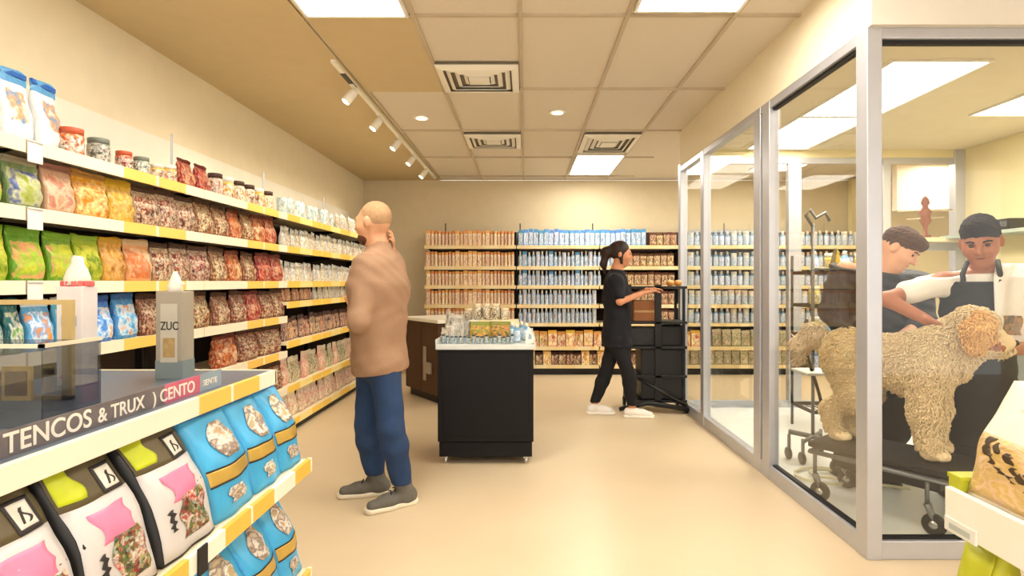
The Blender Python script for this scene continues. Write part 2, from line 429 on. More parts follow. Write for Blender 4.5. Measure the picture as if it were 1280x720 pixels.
# aluminium frames: mullions and rails of the side glass wall
def zbar(x0, x1, y0, y1, z0, z1, name, lab=None): return struct(MB().box(x0, x1, y0, y1, z0, z1), name, M_alu, bevel=.004)
fx0, fx1 = GX, GX+.06
zbar(fx0, fx1, CD, BD, 2.38, 2.43, 'trim_1'); zbar(fx0, fx1, CD, BD, 0, .09, 'trim_2')
zbar(GX-.004, GX+.066, CD-.035, CD+.055, 0, 2.46, 'trim_3')                  # corner post
zbar(fx0-.003, fx1, 3.60, 3.71, .0, 2.43, 'trim_4'); zbar(fx0-.003, fx1, 3.74, 3.85, .0, 2.43, 'trim_5')
zbar(fx0-.003, fx1, 4.93, 5.02, .0, 2.43, 'trim_6'); zbar(fx0-.003, fx1+.01, BD-.03, BD+.05, .0, 2.46, 'trim_7')
zbar(GX, 6.5, CD-.03, CD+.03, 2.38, 2.43, 'trim_8'); zbar(GX, 6.5, CD-.03, CD+.03, 0, .085, 'trim_9')
s = MB().box(fx0+.02, fx1-.01, CD+.055, 3.6, 2.365, 2.38).box(fx0+.02, fx1-.01, CD+.055, 3.6, .09, .10).box(fx0+.02, fx1-.01, 3.852, 3.862, .09, 2.38).box(fx0+.02, fx1-.01, 3.71, 3.74, .0, 2.43)
s.box(GX+.066, 6.5, CD-.012, CD+.015, 2.362, 2.38).box(GX+.066, 6.5, CD-.012, CD+.015, .085, .097)
struct(s, 'trim_10', M_seal)
def pane(x0, x1, y0, y1, z0, z1, n): return struct(MB().box(x0, x1, y0, y1, z0, z1), 'window_%d' % n, M_glass)
gx = GX+.03
pane(gx, gx+.006, CD+.05, 3.61, .09, 2.38, 1); pane(gx, gx+.006, 3.84, 4.94, .09, 2.38, 2); pane(gx, gx+.006, 5.01, BD-.03, .09, 2.38, 3)
pane(GX+.06, 6.5, CD, CD+.006, .085, 2.38, 4)
# rear partition of the grooming room
zbar(fx1, RX, BD-.02, BD+.03, 2.46, 2.52, 'trim_11'); zbar(fx1, RX, BD-.02, BD+.03, 0, .07, 'trim_12')
zbar(2.65, 2.78, BD-.03, BD+.04, 0, 2.5, 'trim_13'); zbar(3.60, 3.68, BD-.03, BD+.04, 0, 2.5, 'trim_14'); zbar(4.32, 4.42, BD-.04, BD+.05, 0, 2.6, 'trim_15')
struct(MB().box(fx1, RX, BD-.02, BD+.03, 2.52, ICE), 'wall_header', M_yellow)
pane(fx1, 2.65, BD, BD+.006, .07, 2.46, 5); pane(2.78, 3.6, BD, BD+.006, .07, 2.46, 6)
# beyond: cream bulkhead seen through the opening
struct(MB().box(4.75, 6.5, 7.2, 7.3, 2.18, CEIL), 'wall_bulkhead_rear', mat('bulkhead_white', (245, 232, 208), .8))
struct(MB().box(4.75, 6.5, 8.2, 8.3, 0, CEIL), 'wall_rear_yellow', M_yellow)
ceil_light('ceiling_light', 3.0, 3.6, 6.4, 7.6, CEIL, 'panel light beyond the rear glass partition', G1_)
ceil_light('ceiling_light', 5.0, 5.6, 5.9, 7.1, CEIL, 'panel light in the back passage at the far right', G1_)

# ================================================================ shelving
def gondola(name, L, dep, zs, label, group, rail, top=None, railh=.05, back_top=1.83, basez=.0, tags=()):
    """local frame: front edge along +X from 0 to L at y=0, back at y=dep, shelves at the z list"""
    r = empty(name, (0, 0, 0), label, 'shelving', group)
    MB().box(0, L, dep-.03, dep, 0, back_top).build('back_panel', top or M_darkback, r)
    for x in (0, L-.025): MB().box(x, x+.025, dep-.07, dep-.03, 0, back_top).build('upright', M_black, r)
    MB().box(0, L, .04, dep-.03, 0, .085).build('kick_plate', M_black, r)
    for z in zs:
        s = MB().box(0.003, L-.003, 0.012, dep-.07, z-.025, z).build('shelf', M_shelf if z > .5 else M_shelf, r)
        MB().box(0.003, L-.003, 0, .012, z-railh, z+.004).build('price_rail', rail, s)
        for x in (.03, L-.04): MB().prism([(.05, z-.025), (dep-.07, z-.025), (dep-.07, z-.09)], x, x+.006, plane='yz').build('bracket', M_black, s)
    return r
LX = -1.95
ZA = [1.825, 1.56, 1.27, .985]
def left_bay(y0, y1, zs, label, rail):
    g = gondola('gondola_shelving', y1-y0, .43, zs, label, 'shelving bays along the left wall', rail, mat('dark_bay_panel', (48, 34, 26), .8))
    g.location = (LX, y0, 0); g.rotation_euler.z = math.pi/2   # local x -> +y, local y -> -x
    return g
def rail2(n, a, b, thr): return rail_mat(n, a, b, 0, .26, thr)
R1 = rail2('price_rail_near', (248, 236, 212), (252, 206, 104), .66); R2 = rail2('price_rail_far', (250, 226, 150), (250, 206, 90), .35)
left_bay(1.0, 2.2, ZA+[.30], 'left wall shelving bay nearest the viewer with green and teal bags', R1)
left_bay(2.205, 3.415, ZA+[.30], 'left wall shelving bay with yellow, pink and blue bags', R1)
left_bay(3.42, 4.615, ZA+[.70, .40], 'left wall shelving bay with red and brown bags', R1)
ZB = [1.825, 1.56, 1.27, 1.10, .77, .40, .11]
left_bay(4.62, 6.0, ZB, 'left wall shelving bay with white packs beside the man', R2)
left_bay(6.005, 7.4, ZB, 'farthest left wall shelving bay, behind the man', R2)
struct(MB().box(-2.395, -2.385, -2.5, 7.6, 1.83, 2.21), 'trim_16', M_white)
for y, l in ((2.2, 'nearest'), (3.42, 'second'), (4.62, 'third'), (6.0, 'fourth')):
    tag(MB().tube([(0, 0, 0), (0, 0, .34)], .007, 8).box(-.012, .012, -.012, .012, 0, .01).build('sign_post', M_alu, loc=(-2.15, y, 1.826)),
        'thin metal sign post standing on the top left shelf, %s of four' % l, 'sign post', 'sign posts on the top left shelf')
# back wall
def back_bay(x0, x1, zs, label, front=7.65, dep=.62):
    g = gondola('gondola_shelving', x1-x0, dep, zs, label, 'shelving bays along the back wall', M_railX, M_darkback, railh=.045, back_top=1.99)
    g.location = (x0, front, 0); return g
ZK = [1.76, 1.476, 1.216, .955, .705, .383, .135]
back_bay(-1.38, -.13, ZK, 'back wall shelving bay filled with orange packs')
back_bay(-.12, 1.0, ZK, 'back wall shelving bay with blue packs left of the woman')
back_bay(1.01, 2.1, ZK, 'back wall shelving bay behind the woman and the black cart')
back_bay(2.11, 3.3, ZK, 'back wall shelving bay seen through the middle glass panes')
back_bay(3.31, 4.7, ZK, 'back wall shelving bay seen through the large side pane')
for x, l in ((-1.17, 'above the left end of the orange bay'), (-.08, 'where orange packs meet blue'), (.98, 'above the ponytail of the woman'), (2.9, 'behind the glass')):
    tag(MB().tube([(0, 0, 0), (0, 0, .13)], .008, 8).box(-.014, .014, -.012, .012, 0, .01).build('sign_post', M_black, loc=(x, 8.23, 1.99)), 'black sign post on the back shelving, %s' % l, 'sign post', 'black posts on the back shelving')

# ================================================================ packaging builders
def pouch_mb(w, h, d, seed=0, nz=12, n=20, lean=0, crumple=.006, top=.08):
    rnd = random.Random(seed); ph = [rnd.uniform(0, 6) for _ in range(6)]
    mb = MB(); vs = []; fs = []
    for j in range(nz+1):
        t = j/nz
        th = max(d*.05, d*(.80+.26*math.sin(min(1, t/.7)*math.pi))*(1 if t < .3 else 1-((t-.3)/.62)**1.5)) if t < .92 else d*.04
        ww = w*(1-.06*math.sin(t*math.pi)) * (1 if t > .08 else .95)
        for k in range(n):
            a = 2*math.pi*k/n+math.pi/n; ca, sa = math.cos(a), math.sin(a)
            x = ww/2*math.copysign(abs(ca)**.35, ca); y = th/2*math.copysign(abs(sa)**.75, sa)
            cr = crumple*(math.sin(31*x/w*.4+ph[0]+9*t)*math.sin(13*t+ph[1])+.7*math.sin(22*t+ph[2]+x/w*7))
            if .05 < t: y += cr*(1 if sa < 0 else -.5); x += cr*.4
            vs.append((x, y - lean*t, h*t+(rnd.uniform(-1, 1)*.0 if t < 1 else .006*math.sin(x/w*5+ph[4])*h/.2)))
    for j in range(nz):
        for k in range(n):
            k2 = (k+1) % n; fs.append((j*n+k, j*n+k2, (j+1)*n+k2, (j+1)*n+k))
    fs.append(tuple(reversed(range(n)))); fs.append(tuple(nz*n+k for k in range(n)))
    mb.add(vs, fs); return mb
def seal_mb(w, h, d):
    return MB().box(-w*.47, w*.47, -.006, .006, h*.925, h*.99)
HIDE = (0, -30, 0)
PW = {}
def proto(key, w, h, d, m, name, cat, nz=12, n=20, kind='pouch', seal=None, seed=0):
    if kind == 'pouch': mb = pouch_mb(w, h, d, seed or hash(len(PW)) % 99, nz, n, crumple=min(.006, d*.06))
    elif kind == 'bottle':
        mb = MB().lathe([(w*.44, 0), (w*.46, h*.05), (w*.46, h*.62), (w*.3, h*.74), (w*.2, h*.80)], n=10)
    elif kind == 'jar':
        mb = MB().lathe([(w*.40, 0), (w*.47, h*.08), (w*.47, h*.7), (w*.40, h*.8)], n=14)
    elif kind == 'box': mb = MB().box(-w*.47, w*.47, -d/2, d/2, 0, h)
    elif kind == 'can': mb = MB().lathe([(w*.44, 0), (w*.47, h*.03), (w*.47, h*.95), (w*.44, h*.97), (w*.44, h)], n=12)
    elif kind == 'carton':
        mb = MB().prism([(-d/2, 0), (d/2, 0), (d/2, h*.78), (0, h), (-d/2, h*.78)], -w*.47, w*.47, plane='yz')
    me = mb.build(name, m, smooth=kind != 'box' and kind != 'carton', bevel=.0015 if kind in ('box',) else 0)
    me['category'] = cat
    if kind == 'bottle': MB().lathe([(w*.21, h*.79), (w*.21, h*.97), (w*.19, h)], n=8).build('cap', seal or M_white, me, True)
    if kind == 'jar': MB().lathe([(w*.44, h*.78), (w*.45, h*.98), (w*.42, h)], n=14).build('lid', seal or M_white, me, True)
    if kind == 'pouch' and seal: seal_mb(w, h, d).build('top_seal', seal, me)
    PW[key] = [me, w, h, d, False]; return me
def put(key, loc, rz, label, group, s=1.0, sz=None):
    me, w, h, d, used = PW[key]
    if not used:
        PW[key][4] = True; o = me; o.location = loc; o.rotation_euler.z = rz; o['label'] = label
        if group: o['group'] = group
    else:
        o = dup(me, loc, rz, label, group)
        if not group and 'group' in o: del o['group']
    o.scale = (s, s, sz or s); return o
ONES = ['', 'first', 'second', 'third', 'fourth', 'fifth', 'sixth', 'seventh', 'eighth', 'ninth', 'tenth', 'eleventh', 'twelfth', 'thirteenth', 'fourteenth', 'fifteenth', 'sixteenth', 'seventeenth', 'eighteenth', 'nineteenth']
def ordinal(n):
    if n < 20: return ONES[n]
    t, o = divmod(n, 10); return (['twentieth', 'thirtieth', 'fortieth', 'fiftieth'][t-2] if o == 0 else ['twenty', 'thirty', 'forty', 'fifty'][t-2]+'-'+ONES[o])
KEYC = {'br1': 'red', 'br2': 'cream', 'fp1': 'pink', 'fg1': 'olive', 'fw1': 'white', 'fw2': 'cream white', 'bo1': 'orange', 'bo2': 'pale orange', 'bb1': 'blue', 'bb2': 'pale blue', 'bb3': 'whitish', 'bk1': 'brown', 'gb1': 'pale blue', 'gw1': 'white', 'fd1': 'dark', 'fd2': 'brown', 'fc1': 'cream', 'flb': 'pale blue', 'bn1': 'brown'}
KEYN = {'br1': 'carton', 'br2': 'carton', 'bk1': 'carton', 'fp1': 'kibble bag', 'fg1': 'kibble bag', 'fc1': 'kibble bag', 'fw1': 'pouch', 'fw2': 'pouch', 'fd1': 'pouch', 'fd2': 'pouch', 'flb': 'canister', 'bo1': 'box', 'bo2': 'tube', 'bb1': 'box', 'bb2': 'bottle', 'bb3': 'tube', 'gb1': 'bottle', 'gw1': 'jar', 'bn1': 'pouch'}
def row_left(keys, y0, y1, z, label, group, x=-2.03, jit=.15, gap=.006, s=1.0):
    y = y0; i = 0
    while True:
        k = keys[i % len(keys)] if not callable(keys) else keys(y); w_ = PW[k][1]*s
        if y+w_ > y1: break
        put(k, (x-random.uniform(0, .02), y+w_/2, z), math.pi/2+random.uniform(-jit, jit)*.5, '%s %s, %s from left, %s' % (KEYC[k], KEYN[k], ordinal(i+1), label), group, s*random.uniform(.95, 1.0), s*random.uniform(.93, 1.02))
        y += w_+gap; i += 1
def row_back(keys, x0, x1, z, label, group, y=7.71, gap=.003, s=1.0, jit=.1, hz=1.0):
    x = x0; i = 0
    while True:
        k = keys[(i*7+i//3) % len(keys)]; w_ = PW[k][1]*s
        if x+w_ > x1: break
        put(k, (x+w_/2, y+random.uniform(0, .015), z), random.uniform(-jit, jit), '%s %s, %s from left, %s' % (KEYC[k], KEYN[k], ordinal(i+1), label), group, s, s*hz*random.uniform(.94, 1.03)); x += w_+gap; i += 1

# --- left wall near bags
WT = (240, 236, 226); 
def bagm(n, base, top, img, **k): return pack('print_'+n, base, top, img=img, **k)
P = dict(
 green=('bag', (96, 152, 36), (120, 170, 50), [(70, 120, 20), (200, 200, 60), (150, 190, 60), (220, 150, 110)]),
 greenwhite=('bag', (120, 140, 96), (170, 160, 140), [(90, 110, 40), (160, 170, 70), (200, 200, 160), (70, 90, 150)]),
 lime=('bag', (150, 180, 40), (140, 175, 50), [(110, 160, 30), (210, 210, 80), (180, 190, 60), (90, 130, 20)]),
 pink=('bag', (196, 158, 130), (170, 120, 110), [(220, 190, 160), (190, 120, 100), (230, 200, 170), (200, 150, 120)]),
 yellow=('bag', (226, 176, 50), (190, 150, 80), [(240, 210, 110), (220, 150, 30), (250, 230, 160), (200, 130, 30)]),
 gold=('bag', (214, 168, 60), (200, 160, 40), [(235, 180, 50), (190, 140, 40), (225, 190, 120), (170, 110, 30)]),
 peach=('bag', (224, 170, 110), (214, 190, 150), [(240, 150, 50), (230, 200, 160), (214, 120, 40), (200, 150, 110)]),
 mixwhite=('bag', (190, 166, 140), (80, 56, 44), [(240, 232, 216), (90, 60, 44), (220, 200, 170), (150, 60, 40), (60, 40, 30)]),
 mixbrown=('bag', (120, 76, 52), (70, 40, 28), [(190, 140, 100), (110, 50, 34), (225, 205, 170), (80, 36, 24), (160, 70, 44)]),
 red=('bag', (150, 50, 36), (110, 40, 30), [(190, 60, 40), (230, 190, 150), (130, 30, 24), (200, 110, 70)]),
 teal=('bag', (44, 120, 130), (30, 90, 90), [(70, 180, 200), (30, 110, 120), (230, 230, 220), (120, 180, 80)]),
 sky=('bag', (90, 180, 226), (225, 230, 236), [(120, 200, 240), (90, 180, 226), (230, 236, 240), (120, 180, 230), (232, 130, 40)]),
 blue=('bag', (60, 138, 210), (50, 110, 190), [(90, 164, 230), (60, 138, 214), (130, 190, 236), (220, 236, 248), (226, 140, 70)]),
)
NAMES = dict(green='bright green', greenwhite='green and white', lime='lime green', pink='dusty pink', yellow='yellow', gold='golden yellow',
   peach='peach and orange', mixwhite='white and brown patterned', mixbrown='dark brown patterned', red='red brown', teal='teal', sky='light blue', blue='blue')
for i, (k, (nm, base, top, img)) in enumerate(P.items()):
    busy = .42 if k.startswith('mix') else (.35 if k in ('red', 'gold', 'yellow') else .12)
    m = pack('print_'+k, base, top, .84, img, (.08, .92, .08, .74), scale=5 if k.startswith('mix') else 3.4, busy=busy, rough=.32)
    proto(k, .17, .215, .085, m, 'food_bag', 'bag', 14, 24, seal=pack('seal_'+k, top, rough=.3, vary=.05), seed=i+3)
def near(kind, pxa, pxb, z, pos, rowname):
    ya = 2.0*F/(657-pxa); yb = 2.0*F/(657-pxb); w_ = yb-ya
    k = kind; W0 = PW[k][1]
    me, ww, h, d, used = PW[k]
    o = put(k, (-2.035, (ya+yb)/2, z), math.pi/2+random.uniform(-.08, .08), '%s bag, %s, %s' % (NAMES[kind], pos, rowname), None, 1)
    o.scale = (w_*.99/W0, 1, random.uniform(.97, 1.05)); return o
ORD = ['first from the left', 'second from the left', 'third from the left', 'fourth from the left', 'fifth from the left', 'sixth from the left', 'seventh from the left', 'eighth from the left', 'ninth from the left', 'tenth from the left', 'eleventh from the left', 'twelfth from the left', 'thirteenth from the left', 'fourteenth from the left']
def near_row(items, z, rowname):
    for i, (k, a, b) in enumerate(items):
        near(k, a, b, z, ORD[i] if i < len(ORD) else 'further along', rowname)
near_row([('green', -50, 6), ('greenwhite', 10, 57), ('pink', 58, 97), ('yellow', 98, 138), ('gold', 140, 170), ('mixwhite', 172, 200), ('mixwhite', 201, 224),
          ('mixwhite', 225, 246), ('mixbrown', 247, 268), ('mixbrown', 269, 287), ('red', 288, 304), ('mixbrown', 305, 318), ('red', 319, 332), ('red', 333, 346)], 1.56, 'second highest left shelf')
near_row([('lime', -40, 13), ('green', 15, 60), ('green', 62, 98), ('lime', 99, 129), ('gold', 130, 160), ('peach', 161, 192), ('mixwhite', 194, 216), ('mixwhite', 217, 240),
          ('mixwhite', 241, 264), ('mixbrown', 266, 285), ('red', 286, 304), ('mixbrown', 305, 322), ('red', 324, 340), ('red', 341, 354)], 1.27, 'left shelf at eye level')
near_row([('teal', -50, 8), ('teal', 10, 32), ('sky', 34, 71), ('sky', 72, 108), ('blue', 110, 144), ('blue', 146, 175), ('mixbrown', 177, 208), ('mixwhite', 210, 238), ('mixbrown', 240, 264),
          ('mixbrown', 268, 290), ('mixbrown', 292, 309), ('red', 311, 326), ('mixbrown', 328, 342), ('mixbrown', 343, 356)], .985, 'fourth highest left shelf')
near_row([('red', 272, 298), ('mixbrown', 300, 324), ('mixbrown', 326, 352)], .70, 'low shelf behind the front display')
near_row([('mixbrown', 275, 300), ('mixwhite', 302, 328), ('mixbrown', 330, 355)], .40, 'lowest shelf behind the front display')
# --- top shelf items
proto('bluewhite', .2, .31, .1, pack('print_bluewhite', (238, 240, 242), (96, 160, 216), .80, [(240, 150, 100), (245, 240, 230), (224, 170, 120), (120, 160, 200)], (.22, .78, .30, .70), scale=4), 'food_bag', 'bag', 14, 24, seal=mat('seal_blue', (90, 150, 210), .4))
for i, (a, l) in enumerate(((2.13, 'partly cut by the photo edge'), (2.29, 'in the middle of its group'), (2.45, 'nearest the round jars'))):
    o = put('bluewhite', (-2.10, a, 1.83), math.pi/2+.15*(i-1), 'white bag with blue top on the highest left shelf, %s' % l, 'blue topped bags on the highest shelf', 1)
    o.scale = (.78, 1, .98)
def jar(k, c1, c2, lid): proto(k, .09, .11, .09, pack('print_'+k, c1, None, img=[c1, c2, WT, (90, 50, 30)], rect=(.0, 1, .1, .8), scale=3, busy=.4), 'treat_jar', 'jar', kind='jar', seal=lid)
jar('jar_red', (220, 110, 70), (200, 60, 30), mat('lid_red', (196, 92, 60), .4)); jar('jar_grey', (170, 176, 160), (90, 100, 90), mat('lid_grey', (120, 126, 116), .4)); jar('jar_yellow', (232, 200, 90), (240, 150, 50), mat('lid_white', (235, 230, 218), .4)); jar('jar_dark', (225, 210, 190), (220, 130, 40), mat('lid_dark', (70, 44, 36), .4))
js = [('jar_red', 2.53, 1.15), ('jar_grey', 2.69, 1.1), ('jar_red', 2.86, .9), ('jar_grey', 2.99, .9), ('jar_yellow', 3.12, .8), ('jar_yellow', 3.22, .95)]
for i, (k, y, s) in enumerate(js): put(k, (-2.04, y, 1.83), .7*i, '%s treat jar on the highest left shelf, number %s left of the red bags' % ({'jar_red': 'orange red', 'jar_grey': 'grey', 'jar_yellow': 'yellow'}[k], ['six', 'five', 'four', 'three', 'two', 'one'][i]), 'round jars on the highest left shelf', s)
for i, y in enumerate((3.36, 3.53)):
    o = put('red', (-2.04, y, 1.83), math.pi/2+.1, 'red bag on the highest left shelf among the jars, %s of the two' % ('left' if i == 0 else 'right'), 'red bags on the highest shelf', 1); o.scale = (.9, 1, .78)
for i, y in enumerate((3.70, 3.84, 3.99, 4.14, 4.29, 4.44)): put(['jar_dark', 'jar_yellow'][i % 3 == 1], (-2.04, y, 1.83), .5*i, 'jar with %s lid on the highest left shelf, %s past the red bags' % (['dark', 'pale'][i % 3 == 1], ['first', 'second', 'third', 'fourth', 'fifth', 'sixth'][i]), 'lidded jars past the red bags', 1.1, 1.35)
# --- left wall far packs
def small(key, base, top, img, w, h, d=.05, name='treat_pouch', cat='pouch', kind='pouch', busy=.5, seal=None, scale=3.5):
    proto(key, w, h, d, pack('print_'+key, base, top, .8, img, (.05, .95, .08, .8), scale=scale, busy=busy), name, cat, 8, 12, kind=kind, seal=seal)
BW = [(250, 248, 244), (180, 200, 216), (150, 146, 134), (246, 222, 200), (252, 252, 250)]
small('fw1', (244, 242, 236), (226, 232, 236), BW, .10, .17); small('fw2', (240, 232, 214), (250, 248, 240), [(252, 250, 242), (216, 176, 140), (146, 140, 126), (246, 242, 230), (176, 190, 160)], .09, .18)
small('fd1', (60, 36, 34), (70, 50, 50), [(50, 30, 30), (140, 80, 60), (230, 200, 170), (60, 40, 60)], .11, .19, name='snack_pouch')
small('fd2', (120, 70, 50), (80, 40, 30), [(60, 30, 30), (200, 130, 90), (230, 200, 170), (110, 50, 40)], .10, .18, name='snack_pouch')
small('fg1', (190, 190, 140), (220, 210, 180), [(220, 220, 180), (120, 130, 70), (230, 210, 190), (150, 120, 80)], .13, .23, .07, name='kibble_bag', cat='bag'); small('fp1', (226, 150, 140), (230, 200, 180), [(230, 120, 120), (240, 220, 200), (200, 150, 110), (240, 190, 180)], .14, .24, .07, name='kibble_bag', cat='bag')
small('fc1', (238, 214, 184), (240, 226, 200), [(240, 220, 190), (226, 150, 130), (244, 236, 220), (200, 170, 120)], .16, .22, .09, name='kibble_bag', cat='bag')
small('flb', (226, 236, 240), None, [(150, 200, 226), (245, 248, 250), (200, 225, 240), (130, 150, 120)], .085, .15, name='treat_canister', cat='canister', kind='can')
row_left(['flb', 'flb', 'fw1'], 4.66, 5.95, 1.83, 'highest shelf beyond the jars', 'pale packs on the highest left shelf')
row_left(['fw2', 'fw1'], 6.04, 7.36, 1.83, 'far end of the highest left shelf', 'cream packs at the far end of the highest left shelf')
row_left(['fw1', 'fw2'], 4.66, 7.36, 1.56, 'second far left shelf', 'white pouches on the second far left shelf')
row_left(['fw2', 'fw1', 'fw1'], 4.66, 7.36, 1.27, 'third far left shelf', 'white pouches on the third far left shelf')
row_left(['fd2'], 4.66, 5.4, 1.10, 'left part of the fourth far left shelf', 'dark pouches on the fourth far left shelf', s=.72)
row_left(['fw1', 'fw2'], 5.42, 7.36, 1.10, 'right part of the fourth far left shelf', 'small white pouches on the fourth far left shelf', s=.75)
row_left(['fd1', 'fd2', 'fd1'], 4.66, 7.36, .77, 'fifth far left shelf', 'dark pouches on the fifth far left shelf', s=1.1)
row_left(['fp1', 'fg1', 'fg1'], 4.66, 7.36, .40, 'second lowest far left shelf', 'kibble bags on the second lowest far left shelf')
row_left(['fc1'], 4.66, 7.36, .115, 'lowest far left shelf', 'cream bags on the lowest far left shelf')
# --- back wall
OR = [(250, 206, 144), (252, 242, 224), (242, 176, 104), (255, 250, 240), (216, 150, 96)]
small('bo1', (250, 212, 160), (246, 178, 104), OR, .06, .165, .05, name='treat_box', cat='box', kind='box', busy=.45, scale=2.5); small('bo2', (252, 226, 184), (244, 170, 100), OR, .045, .16, .05, name='treat_tube', cat='tube', kind='can', busy=.5, scale=2.5)
BL = [(206, 224, 244), (252, 252, 254), (130, 176, 230), (240, 244, 250), (130, 146, 184)]
small('bb1', (120, 180, 232), (90, 160, 224), BL, .062, .17, .05, name='treat_box', cat='box', kind='box', busy=.3, scale=2.5); small('bb2', (228, 236, 246), (176, 198, 230), BL, .055, .17, .05, name='shampoo_bottle', cat='bottle', kind='bottle', busy=.4, scale=2.5)
small('bb3', (238, 240, 240), (206, 216, 230), BL+[(230, 170, 130)], .06, .165, .05, name='treat_tube', cat='tube', kind='can', busy=.5, scale=2.5)
RD = [(226, 90, 40), (250, 220, 120), (250, 240, 220), (200, 60, 30)]
small('br1', (232, 104, 48), (240, 190, 90), RD, .13, .22, .08, name='food_carton', cat='carton', kind='carton', busy=.4, scale=2.5); small('br2', (240, 214, 150), (226, 170, 90), RD+[(180, 180, 80)], .11, .21, .08, name='food_carton', cat='carton', kind='carton', busy=.4, scale=2.5)
small('bk1', (120, 74, 50), (80, 50, 40), [(110, 60, 40), (240, 220, 190), (70, 40, 30), (190, 130, 90)], .1, .17, .07, name='biscuit_carton', cat='carton', kind='carton', busy=.5, scale=2.5)
small('bn1', (170, 110, 60), (110, 70, 50), [(214, 150, 80), (100, 60, 40), (240, 220, 180), (150, 80, 40)], .09, .18, .06, name='biscuit_pouch', cat='pouch', busy=.5)
rows = ['top', 'second', 'third', 'fourth', 'fifth', 'sixth', 'lowest']
for i in range(5):
    z = ZK[i]+.003
    row_back(['bo1', 'bo2', 'bo2', 'bo1', 'bo2'], -1.36, -.15, z, '%s shelf of the orange back bay' % rows[i], 'orange packs on the %s back shelf' % rows[i], hz=1.24)
    if i == 0: row_back(['bb1'], -.10, 1.68, z, 'top shelf of the blue back bays', 'blue boxes on the top back shelf', s=1.08, hz=1.2)
    else: row_back(['bb2', 'bb3', 'bb2', 'bb1'][:4 if i < 3 else 3], -.10, (1.36, 1.1, 1.0, 1.0)[i-1], z, '%s shelf of the blue back bays' % rows[i], 'blue and white packs on the %s back shelf' % rows[i], hz=1.2)
    row_back(['bn1'], (1.70, 1.38, 1.30, 1.30, 1.30)[i], 2.08, z, '%s back shelf right of the woman' % rows[i], 'brown pouches on the %s back shelf' % rows[i])
row_back(['br1', 'br2', 'br2'], -1.36, 2.08, ZK[5]+.003, 'sixth back shelf', 'food cartons on the sixth back shelf')
row_back(['bk1', 'bk1', 'br2'], -1.36, 2.08, ZK[6]+.003, 'lowest back shelf', 'biscuit cartons on the lowest back shelf')
small('gb1', (150, 190, 214), (110, 160, 200), BL, .075, .17, .05, name='spray_bottle', cat='bottle', kind='bottle', busy=.3); small('gw1', (214, 220, 210), (230, 230, 220), BL, .085, .16, .05, name='grooming_jar', cat='jar', kind='jar', seal=M_white)
for i in range(5):
    row_back(['gb1', 'gw1', 'gb1'] if i != 3 else ['gw1'], 2.14, 4.66, ZK[i]+.003, '%s back shelf seen through the glass' % rows[i], 'containers on the %s back shelf behind the glass' % rows[i], gap=.006, hz=1.2)
row_back(['br2', 'br1'], 2.14, 2.5, ZK[5]+.003, 'sixth back shelf behind the narrow pane', 'cartons on the sixth back shelf behind the narrow pane')
row_back(['fg1'], 2.55, 4.66, ZK[5]+.003, 'sixth back shelf behind the wide panes', 'kibble bags on the sixth back shelf behind the glass')
row_back(['fg1'], 2.14, 4.66, ZK[6]+.003, 'lowest back shelf behind the glass', 'kibble bags on the lowest back shelf behind the glass', s=.85)
# white plastic tag holders on the left shelves
for z, a in ((1.825, 'highest'), (1.56, 'second'), (1.27, 'third')):
    tag(MB().box(-.004, .0, -.035, .035, -.085, .0).box(-.004, .006, -.035, .035, -.004, 0).build('tag_holder', mat('clear_white_plastic', (238, 234, 232), .3), loc=(LX+.006, 2.235, z), bevel=.002),
        'white plastic tag clipped over the rail of the %s left shelf' % a, 'shelf tag', 'white tags on the left shelf rails')
# ================================================================ foreground display, left
M_traysurf = mat('tray_grey_steel', (104, 116, 134), .3, .25, var=.05, scale=3)
fg = empty('display_gondola', (-1.15, 1.1, 0), 'low display gondola in the left foreground holding dark and blue bags', 'display shelving')
def FG(mb, name, m, par=None, bevel=0):
    mb.v = [(x+1.15, y-1.1, z) for x, y, z in mb.v]; o = mb.build(name, m, par or fg, bevel=bevel); return o
FG(MB().box(-1.5, -.845, .3, 1.90, .955, .972), 'top_tray', M_traysurf)
FG(MB().box(-.852, -.838, .3, 1.895, .926, .974), 'price_rail', rail_mat('rail_front_top', (250, 240, 222), (250, 200, 96), 1, .17, .62), bevel=.002)
FG(MB().box(-1.5, -.838, 1.885, 1.90, .926, .974), 'end_rail', M_shelf)
FG(MB().box(-1.08, -1.06, .3, 1.9, .0, .955), 'back_panel', mat('inner_panel_dark', (36, 42, 56), .7))
s_ = FG(MB().box(-1.06, -.745, .3, 1.945, .635, .658), 'shelf', M_shelf)
FG(MB().box(-.752, -.738, .3, 1.95, .615, .662), 'price_rail', rail_mat('rail_front_mid', (248, 240, 226), (250, 190, 70), 1, .14, .35), bevel=.002)
FG(MB().box(-.738, -.733, 1.265, 1.30, .605, .668), 'rail_clip', M_seal)
FG(MB().box(-1.06, -.745, .3, 1.945, .255, .28), 'shelf', M_shelf)
FG(MB().box(-.752, -.738, .3, 1.95, .235, .285), 'price_rail', rail_mat('rail_front_low', (248, 240, 226), (250, 196, 90), 1, .14, .4), bevel=.002)
FG(MB().box(-1.5, -.80, .35, 1.88, .0, .10), 'kick_base', M_black)
FG(MB().box(-1.5, -1.06, .35, 1.88, .1, .955), 'rear_body', mat('gondola_body', (88, 84, 80), .6))

